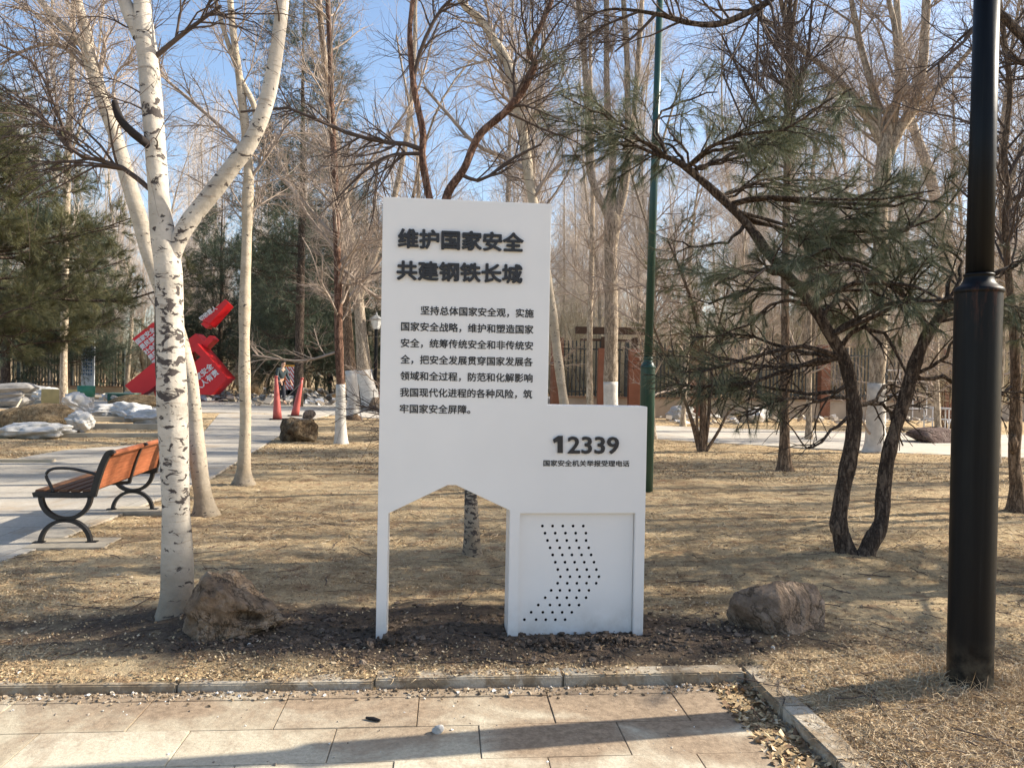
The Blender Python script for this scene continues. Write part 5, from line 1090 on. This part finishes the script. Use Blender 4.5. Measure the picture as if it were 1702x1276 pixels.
def site():
    wh = plain('white_woven_sack', (.47, .455, .43), .75, .3, .22, 9, bump=.5); gr = plain('grey_sandbag', (.27, .255, .235), .9, .1, .15, 9, bump=.3)
    E_ = [('white woven sack propped upright against the low beams', 131, 694, .42, .28, .42, .5, .5), ('crumpled white bag standing between two beams', 135, 718, .26, .2, .3, .2, .2), ('flat white sheet of sacking lying nearest the path at left', 58, 727, .62, .35, .20, .1, 0),
          ('white sack at the left end of the row before the mound', 188, 697, .55, .35, .28, .3, 0), ('twisted white sack in the middle of the row before the mound', 218, 700, .55, .35, .32, -.4, .15), ('white sack half hidden behind the thick birch', 248, 707, .5, .32, .25, .2, 0),
          ('small white scrap of bag on the tan mound', 62, 704, .22, .16, .2, .6, 0), ('white sack behind the stacked grey sandbags', 62, 668, .8, .4, .45, .2, 0)]
    for i, (lab, px, py, a, b, h, r, t) in enumerate(E_):
        g = G(px, py); sack('white_sack', lab, (g[0], g[1], 0), (a, b, h / 1.4), r, 60 + i, wh, 'sack', 'white sacks on the building site', .24, t)
    g = G(22, 678); z = 0.05
    for i, (dx, lab) in enumerate(((0, 'grey sandbag at the bottom of the stack at the left edge'), (-.15, 'grey sandbag in the middle of the stack at the left edge'), (.1, 'grey sandbag on top of the stack at the left edge'))):
        sack('sandbag', lab, (g[0] - .1 + dx, g[1], z), (.78, .4, .2), .1 * i, 80 + i, gr, 'sandbag', 'stacked grey sandbags', .06, -.06); z += .25
    so_ = rock_mat('loose_soil', (0.17, 0.11, 0.06), (0.34, 0.235, 0.125), (0.46, 0.34, 0.2), 2)
    for px, py, w_, h, lab, sd in ((50, 715, 150, 44, 'tan heap of loose earth below the sandbags', 3), (215, 676, 110, 20, 'low earth heap in front of the red sculpture', 4), (20, 712, 120, 34, 'brown earth bank at the left edge of the building site', 6)):
        o = rock('earth_heap', lab, px, py, w_, h, so_, sd, .12, 2, .45, .6, 0, 5); o['category'] = 'earth heap'
    bc = plain('beam_concrete', (.36, .32, .25), .9, .2, .2, 3, bump=.3)
    for i, (x0, x1, py, h, lab) in enumerate(((85, 330, 701, .16, 'grey edging beam behind the white sacks'), (40, 330, 713, .14, 'grey edging beam between the white bags'), (-30, 325, 727, .10, 'grey edging beam nearest the path'), (40, 130, 672, .18, 'thin dark-edged beam beside the yellow board'), (140, 290, 689, .15, 'grey edging beam at the foot of the low earth heap'), (-20, 90, 769, .06, 'flat edging strip crossing the dirt at the left edge'))):
        a = G(x0, py); b = G(x1, py); d = b - a; L = np.linalg.norm(d[:2])
        o = MB().box((0, 0, h / 2 - .06), (L, .16, h + .12)).build('edging_beam', bc, None, bevel=.01); o.location = ((a[0] + b[0]) / 2, (a[1] + b[1]) / 2, 0); o.rotation_euler = (0, 0, math.atan2(d[1], d[0])); tag(o, lab, 'beam', 'concrete edging beams')
    g = G(143, 678); r = thing('paint_bucket', 'green and white bucket on the building site', 'bucket', (g[0], g[1], .0))
    MB().lathe([(0, 0), (.28, 0), (.30, .45)], n=20).build('bucket_body', wh, r, True); MB().lathe([(.302, .45), (.31, .45), (.33, .9), (0.29, .9), (.27, .5)], n=20).build('green_band', plain('green_bucket_plastic', (.03, .14, .09), .5), r, True)
    g = G(205, 668); o = thing('green_crate', 'low dark green crate behind the low earth heap', 'crate', (g[0], g[1], 0)); MB().box((0, 0, .2), (1.3, .6, .4)).build('crate_body', plain('green_crate_plastic', (.03, .10, .07), .6), o, bevel=.03); MB().box((0, 0, .42), (1.4, .7, .05)).build('crate_rim', plain('pale_green_rim', (.2, .3, .22), .6), o)
    g = G(104, 676); o = MB().box((0, 0, .35), (1.7, .12, .75)).build('plywood_board', plain('yellow_plywood', (.55, .40, .17), .8, .2, .2, 3)); o.location = g; tag(o, 'yellowish plywood board standing beside the bucket', 'board')
    g = G(228, 662); o = MB().box((0, 0, .2), (1.2, .5, .35)).build('stone_block', plain('pale_block_stone', (.5, .47, .43), .9)); o.location = g; tag(o, 'pale stone block under the left corner of the red sculpture', 'block')
    o = MB().tube([G(20, 708) + V3(0, 0, .3), G(40, 690) + V3(0, 0, .7), P(62, 655, 24)], .025, 6).build('wooden_pole', plain('pale_pole_wood', (.5, .42, .3), .8)); tag(o, 'pale wooden pole leaning across the sandbags', 'pole')
    # broken slabs and rubbish
    rs = RS(5); mb = MB()
    for n, (x0, x1, y0, y1, s0) in ((420, (400, 650, 650, 674, .3)), (140, (300, 400, 652, 668, .3)), (160, (925, 1010, 672, 690, .25)), (320, (1090, 1700, 690, 704, .22)), (90, (0, 200, 655, 670, .25))):
        for _ in range(n):
            g = G(rs.uniform(x0, x1), rs.uniform(y0, y1)); s = s0 * rs.uniform(.3, 1.6); mb.box(g + V3(0, 0, rs.uniform(-.05, .22)), (s, s * rs.uniform(.5, 1.2), s * rs.uniform(.12, .5)), euler(rs.randn() * .4, rs.randn() * .4, rs.rand() * 6))
    o = mb.build('rubble', isl_mat('rubble_pieces', [(0, (.22, .18, .14)), (.5, (.42, .36, .29)), (.8, (.58, .55, .5)), (1, (.74, .73, .72))], .9, .2)); tag(o, kind='stuff')
    for i, (px, py, lab) in enumerate(((918, 676, 'white sack lying by the fence just right of the sign panel'), (945, 690, 'white scrap of sacking above the low box of the sign'), (1132, 699, 'white plastic sheet beside the low wall right of the green lamp post'), (1258, 702, 'dark and white bag beyond the road, left of the lone dark trunk'))):
        g = G(px, py); sack('white_sack', lab, (g[0], g[1], 0), (.5, .3, .25), .3 * i, 90 + i, wh, 'sack', 'white sacks by the fence', .18)
    rb = plain('dull_red_paint', (.26, .06, .05), .7); g = G(1694, 690)
    r = thing('red_bench', 'small dull red bench beyond the road at the right edge', 'bench', tuple(g)); MB().box((.5, 0, .45), (1.8, .4, .08)).build('seat', rb, r); MB().box((.5, .2, .8), (1.8, .06, .45)).build('backrest', rb, r)
    for x in (-.3, 1.3): MB().box((x, 0, .2), (.08, .4, .42)).build('leg', rb, r)
site()
# ------------------------------------------------------------------ overhead branch from a tree beyond the right edge
def overhead():
    rs = RS(19); Y = 6.0
    tr = extend(*stem_from_px([(1830, 980, 34), (1826, 800, 30), (1822, 600, 28), (1815, 400, 26), (1800, 200, 25), (1790, 60, 23)], Y), 7.5, rs)
    l1 = stem_from_px([(1800, 180, 17), (1700, 60, 16), (1560, -60, 15), (1420, -80, 14), (1330, -45, 13), (1280, 0, 12), (1254, 16, 11), (1200, 39, 10), (1150, 39, 9), (1088, 23, 7), (1011, 16, 4), (960, 40, 2)], Y)
    ex = [stem_from_px([(1090, 24, 6), (1060, 55, 5), (1022, 86, 3)], Y), stem_from_px([(1060, 20, 5), (1000, 45, 4), (965, 70, 3)], Y), stem_from_px([(1254, 16, 5), (1290, 80, 4), (1330, 140, 3)], Y), stem_from_px([(1640, -10, 8), (1610, 60, 6), (1540, 120, 4)], Y)]
    bare_tree('overhanging_tree', 'tree rooted beyond the right edge whose dark bough crosses the top of the picture', 'tree', [tr, l1], rs, MT['pine'], 'twig_dark', n1=30, n2=220, n3=1500, extra=ex, l1=(.6, 1.4), t1=.45, sides=12)
overhead()
# ------------------------------------------------------------------ litter, dry grass, clods, pebbles
def lawn_points(n, rs, y0, y1, keep=None, pw=1.6):
    out = []; tot = 0
    while tot < n:
        k = int(n * 1.7); t = rs.rand(k); y = (y0**(1 - pw) + t * (y1**(1 - pw) - y0**(1 - pw)))**(1 / (1 - pw)); x = rs.uniform(-.82, .82, k) * (y + .3)
        u, v = uv_of(x, y); ok = ~((u < .02) & (v < .02)) & ~in_poly(x, y, PATH) & ~in_poly(x, y, ROAD)
        if keep is not None: ok &= keep(x, y, rs)
        out.append(np.stack([x[ok], y[ok]], 1)); tot += ok.sum()
    return np.concatenate(out)[:n]
def leaves(name, pts, rs, size, mat, asp=(.45, .8), tilt=.35, up=.006, zf=None):
    n = len(pts); z = (H(pts[:, 0], pts[:, 1]) if zf is None else zf) + up
    a = rs.rand(n) * 6.283; L = rs.uniform(*size, n); W = L * rs.uniform(*asp, n)
    d = np.stack([np.cos(a), np.sin(a), rs.randn(n) * tilt], 1); e = np.stack([-np.sin(a), np.cos(a), rs.randn(n) * tilt], 1)
    c = np.concatenate([pts, z[:, None]], 1); f = rs.uniform(-.1, .35, n)[:, None] * W[:, None] * V3(0, 0, 1)
    V = np.stack([c - d * L[:, None] / 2, c - e * W[:, None] / 2 + f, c + d * L[:, None] / 2, c + e * W[:, None] / 2 + f], 1)
    V[:, :, 2] = np.maximum(V[:, :, 2], z[:, None] - .004)
    T = np.arange(n)[:, None] * 4; F = np.concatenate([T + [[0, 1, 2]], T + [[0, 2, 3]]])
    o = link(name, npmesh(name, V.reshape(-1, 3), [F], False), mat); tag(o, kind='stuff'); return o
def straw(name, pts, rs, ln, wd, mat, lift=.35, up=0.0):
    n = len(pts); z = H(pts[:, 0], pts[:, 1]) + up; a = rs.rand(n) * 6.283; L = rs.uniform(*ln, n)[:, None]; el = np.abs(rs.randn(n)) * lift
    d = np.stack([np.cos(a) * np.cos(el), np.sin(a) * np.cos(el), np.sin(el)], 1); s = nrm(np.cross(d, rs.randn(n, 3))) * wd / 2
    p0 = np.concatenate([pts, z[:, None]], 1); p1 = p0 + d * L * .55; b = d.copy(); b[:, 2] -= .45; p2 = p1 + nrm(b + .35 * rs.randn(n, 3) * [1, 1, .3]) * L * .45
    V = np.stack([p0 - s, p0 + s, p1 + s * .8, p1 - s * .8, p2], 1); q = np.arange(n)[:, None] * 5
    o = link(name, npmesh(name, V.reshape(-1, 3), [q + [[0, 1, 2, 3]], q + [[3, 2, 4]]], False), mat); tag(o, kind='stuff'); return o
def litter():
    rs = RS(99)
    lm = isl_mat('dead_leaves', [(0, (.12, .07, .045)), (.3, (.29, .19, .105)), (.6, (.46, .335, .185)), (.88, (.56, .435, .26)), (1, (.60, .49, .35))], .85, .2)
    sm = isl_mat('dry_straw', [(0, (.25, .165, .10)), (.4, (.44, .32, .19)), (.8, (.56, .435, .275)), (1, (.62, .53, .385))], .75, .25)
    dark = lambda x, y: ((x + .5) / 2.7)**2 + ((y - 4.65) / .55)**2
    patch = lambda x, y, rs: (vnoise(x, y, 1.5, 8) + .5 + .5 * vnoise(x, y, 5, 9) > rs.rand(len(x)) * .9) & (dark(x, y) > rs.rand(len(x)) * 1.4)
    leaves('leaf_litter', lawn_points(60000, rs, 3.0, 14, patch, 1.9), rs, (.005, .022), lm)
    leaves('leaf_litter', lawn_points(40000, rs, 12, 30, patch, 1.8), rs, (.015, .05), lm, tilt=.4)
    gp = lambda x, y, rs: (np.clip(np.exp(-((x - 2.3) / 1.1)**2 - ((y - 3.4) / 1.0)**2) * 1.6 + .25 * (x > 1.3) * (y < 5) + .03 + .45 * (vnoise(x, y, .9, 12) > .08), 0, 1) > rs.rand(len(x))) & (dark(x, y) > .9 + .4 * rs.rand(len(x)))
    straw('dry_grass', lawn_points(44000, rs, 2.8, 9, gp, 2.2), rs, (.03, .10), .0024, sm, .32)
    straw('dry_grass', lawn_points(13000, rs, 7, 24, None, 1.8), rs, (.05, .14), .006, sm, .3)
    base = G(1611, 1150); tb = np.stack([base[0] + rs.randn(1800) * .22, base[1] + rs.randn(1800) * .16], 1); r_ = np.hypot(tb[:, 0] - base[0], tb[:, 1] - base[1]); straw('dry_grass', tb[(r_ > .11)], rs, (.06, .17), .0026, sm, .6)
    # clods of dug earth
    bm = bmesh.new(); bmesh.ops.create_icosphere(bm, subdivisions=2, radius=1); B_ = np.array([v.co for v in bm.verts]); F_ = np.array([[v.index for v in f.verts] for f in bm.faces]); bm.free()
    def lumps(name, pts, size, mat, flat=.6, z=None, sd=3, smooth=False, pw=4):
        n = len(pts); r = RS(sd); s = size[0] + (size[1] - size[0]) * r.rand(n)**pw
        z = H(pts[:, 0], pts[:, 1]) if z is None else z
        dirs = nrm(r.randn(n, 5, 3)); V = np.repeat(B_[None], n, 0)
        for k in range(5): dd = dirs[:, k][:, None, :]; V = V - dd * np.maximum((V * dd).sum(-1, keepdims=True) - r.uniform(.3, .7, (n, 1, 1)), 0)
        V = V * (1 + .16 * r.randn(n, len(B_))[:, :, None]) * s[:, None, None] * np.stack([r.uniform(.7, 1.3, n), r.uniform(.7, 1.3, n), r.uniform(flat * .7, flat * 1.3, n)], 1)[:, None, :]
        V = V + np.concatenate([pts, (z + s * .15)[:, None]], 1)[:, None, :]
        F = (F_[None] + (np.arange(n) * len(B_))[:, None, None]).reshape(-1, 3)
        o = link(name, npmesh(name, V.reshape(-1, 3), [F], smooth), mat); tag(o, kind='stuff'); return o
    cm = isl_mat('dark_soil_clods', [(0, (.05, .038, .03)), (.6, (.11, .082, .062)), (1, (.19, .145, .11))], .95, .1)
    t = rs.rand(2600, 2); x = rs.uniform(-2.0, 1.5, 4200); y = 4.58 + .1 * x * .6 + rs.randn(4200) * .24; ok = (dark(x, y) < 1.15 * (.4 + rs.rand(4200))) & (y > 4.12 + .1 * x)
    lumps('soil_clods', np.stack([x, y], 1)[ok], (.003, .026), cm)
    # heap of clods against the cabinet foot and the left leg
    for cx, cy, sx, n in ((G(1010, 1062)[0], G(1010, 1062)[1] - .03, .12, 240), (G(640, 1066)[0], G(640, 1066)[1], .1, 120), (G(925, 1068)[0], G(925, 1068)[1] - .03, .16, 160)):
        p = np.stack([cx + rs.randn(n) * sx, cy - np.abs(rs.randn(n)) * .05], 1); lumps('soil_clods', p, (.004, .026), cm, .8, H(p[:, 0], p[:, 1]) + .05 * np.exp(-((p[:, 0] - cx) / sx)**2) * rs.rand(n), 8)
    tc = isl_mat('tan_crumbs', [(0, (.12, .08, .05)), (.6, (.28, .2, .12)), (1, (.42, .33, .22))], .95, .1)
    lumps('soil_clods', lawn_points(6000, rs, 3.0, 12, None, 1.9), (.003, .016), tc, .6, None, 5)
    # pebbles and crumbs on the pavement, thick in the gutter along the kerb
    u = rs.uniform(-6, -.05, 2600); v = -.02 - np.abs(rs.randn(2600)) * .055; p = np.stack([UV(a, b)[:2] for a, b in zip(u, v)])
    lumps('gutter_crumbs', p, (.002, .013), isl_mat('gutter_grit', [(0, (.10, .075, .05)), (.6, (.27, .2, .13)), (.9, (.42, .36, .28)), (1, (.7, .68, .65))], .9, .2), .7, np.full(len(p), -.052), 6)
    u = rs.uniform(-4, -.2, 420); v = rs.uniform(-1.6, -.1, 420); p = np.stack([UV(a, b)[:2] for a, b in zip(u, v)]); lumps('pebbles', p, (.0015, .009), isl_mat('pebble_stone', [(0, (.12, .09, .07)), (.6, (.4, .35, .28)), (1, (.75, .73, .7))], .8, .3), .7, np.full(len(p), -.056), 7)
    p = lawn_points(130, rs, 3, 9); lumps('pebbles', p, (.005, .018), isl_mat('pale_pebble_stone', [(0, (.26, .22, .17)), (1, (.62, .58, .52))], .8, .3), .7, None, 9)
    u = rs.uniform(-.24, .0, 1500); v = rs.uniform(-2.2, 0.1, 1500); p = np.stack([UV(a, b)[:2] for a, b in zip(u, v)]); leaves('leaf_litter', p, rs, (.012, .045), lm, zf=np.full(len(p), -.062), tilt=.5, up=.01)
    u = rs.uniform(-5, .1, 1600); v = .06 + rs.randn(1600) * .07; p = np.stack([UV(a, b)[:2] for a, b in zip(u, v)]); leaves('leaf_litter', p[v > -.0], rs, (.008, .025), lm, zf=np.full((v > 0).sum(), -.004), tilt=.3, up=.004)
    # fallen twigs
    p = lawn_points(420, rs, 3.0, 12); a = rs.rand(420) * 6.28; L = rs.uniform(.08, .4, 420); t = np.linspace(-.5, .5, 5); z = H(p[:, 0], p[:, 1]) + .008
    Pt = np.stack([p[:, :1] + np.cos(a)[:, None] * L[:, None] * t, p[:, 1:] + np.sin(a)[:, None] * L[:, None] * t, z[:, None] + 0 * t[None]], -1) + rs.randn(420, 5, 3) * [.008, .008, .003]
    o = MB().tubes(Pt, np.broadcast_to(rs.uniform(.0015, .004, 420)[:, None], (420, 5)), 4).build('fallen_twigs', MT['twig_dark'], None, True); tag(o, kind='stuff')
    g = G(727, 1216, -.056); mb = MB(); ico(mb, (0, 0, .014), (.026, .02, .026), 44, .2, 3, 8); o = mb.build('stone', plain('pale_grey_stone', (.42, .4, .37), .8, .3, .2, 20)); o.location = g; tag(o, 'single pale pointed stone lying on the pavement slabs', 'stone')
    g = G(620, 1197, -.056); o = MB().tube([(-.035, .012, .008), (0, 0, .01), (.035, -.014, .008)], [.006, .009, .006], 8).build('twig_stub', MT['hair']); o.location = g; tag(o, 'short black twig stub lying on the pavement slabs', 'twig')
litter()
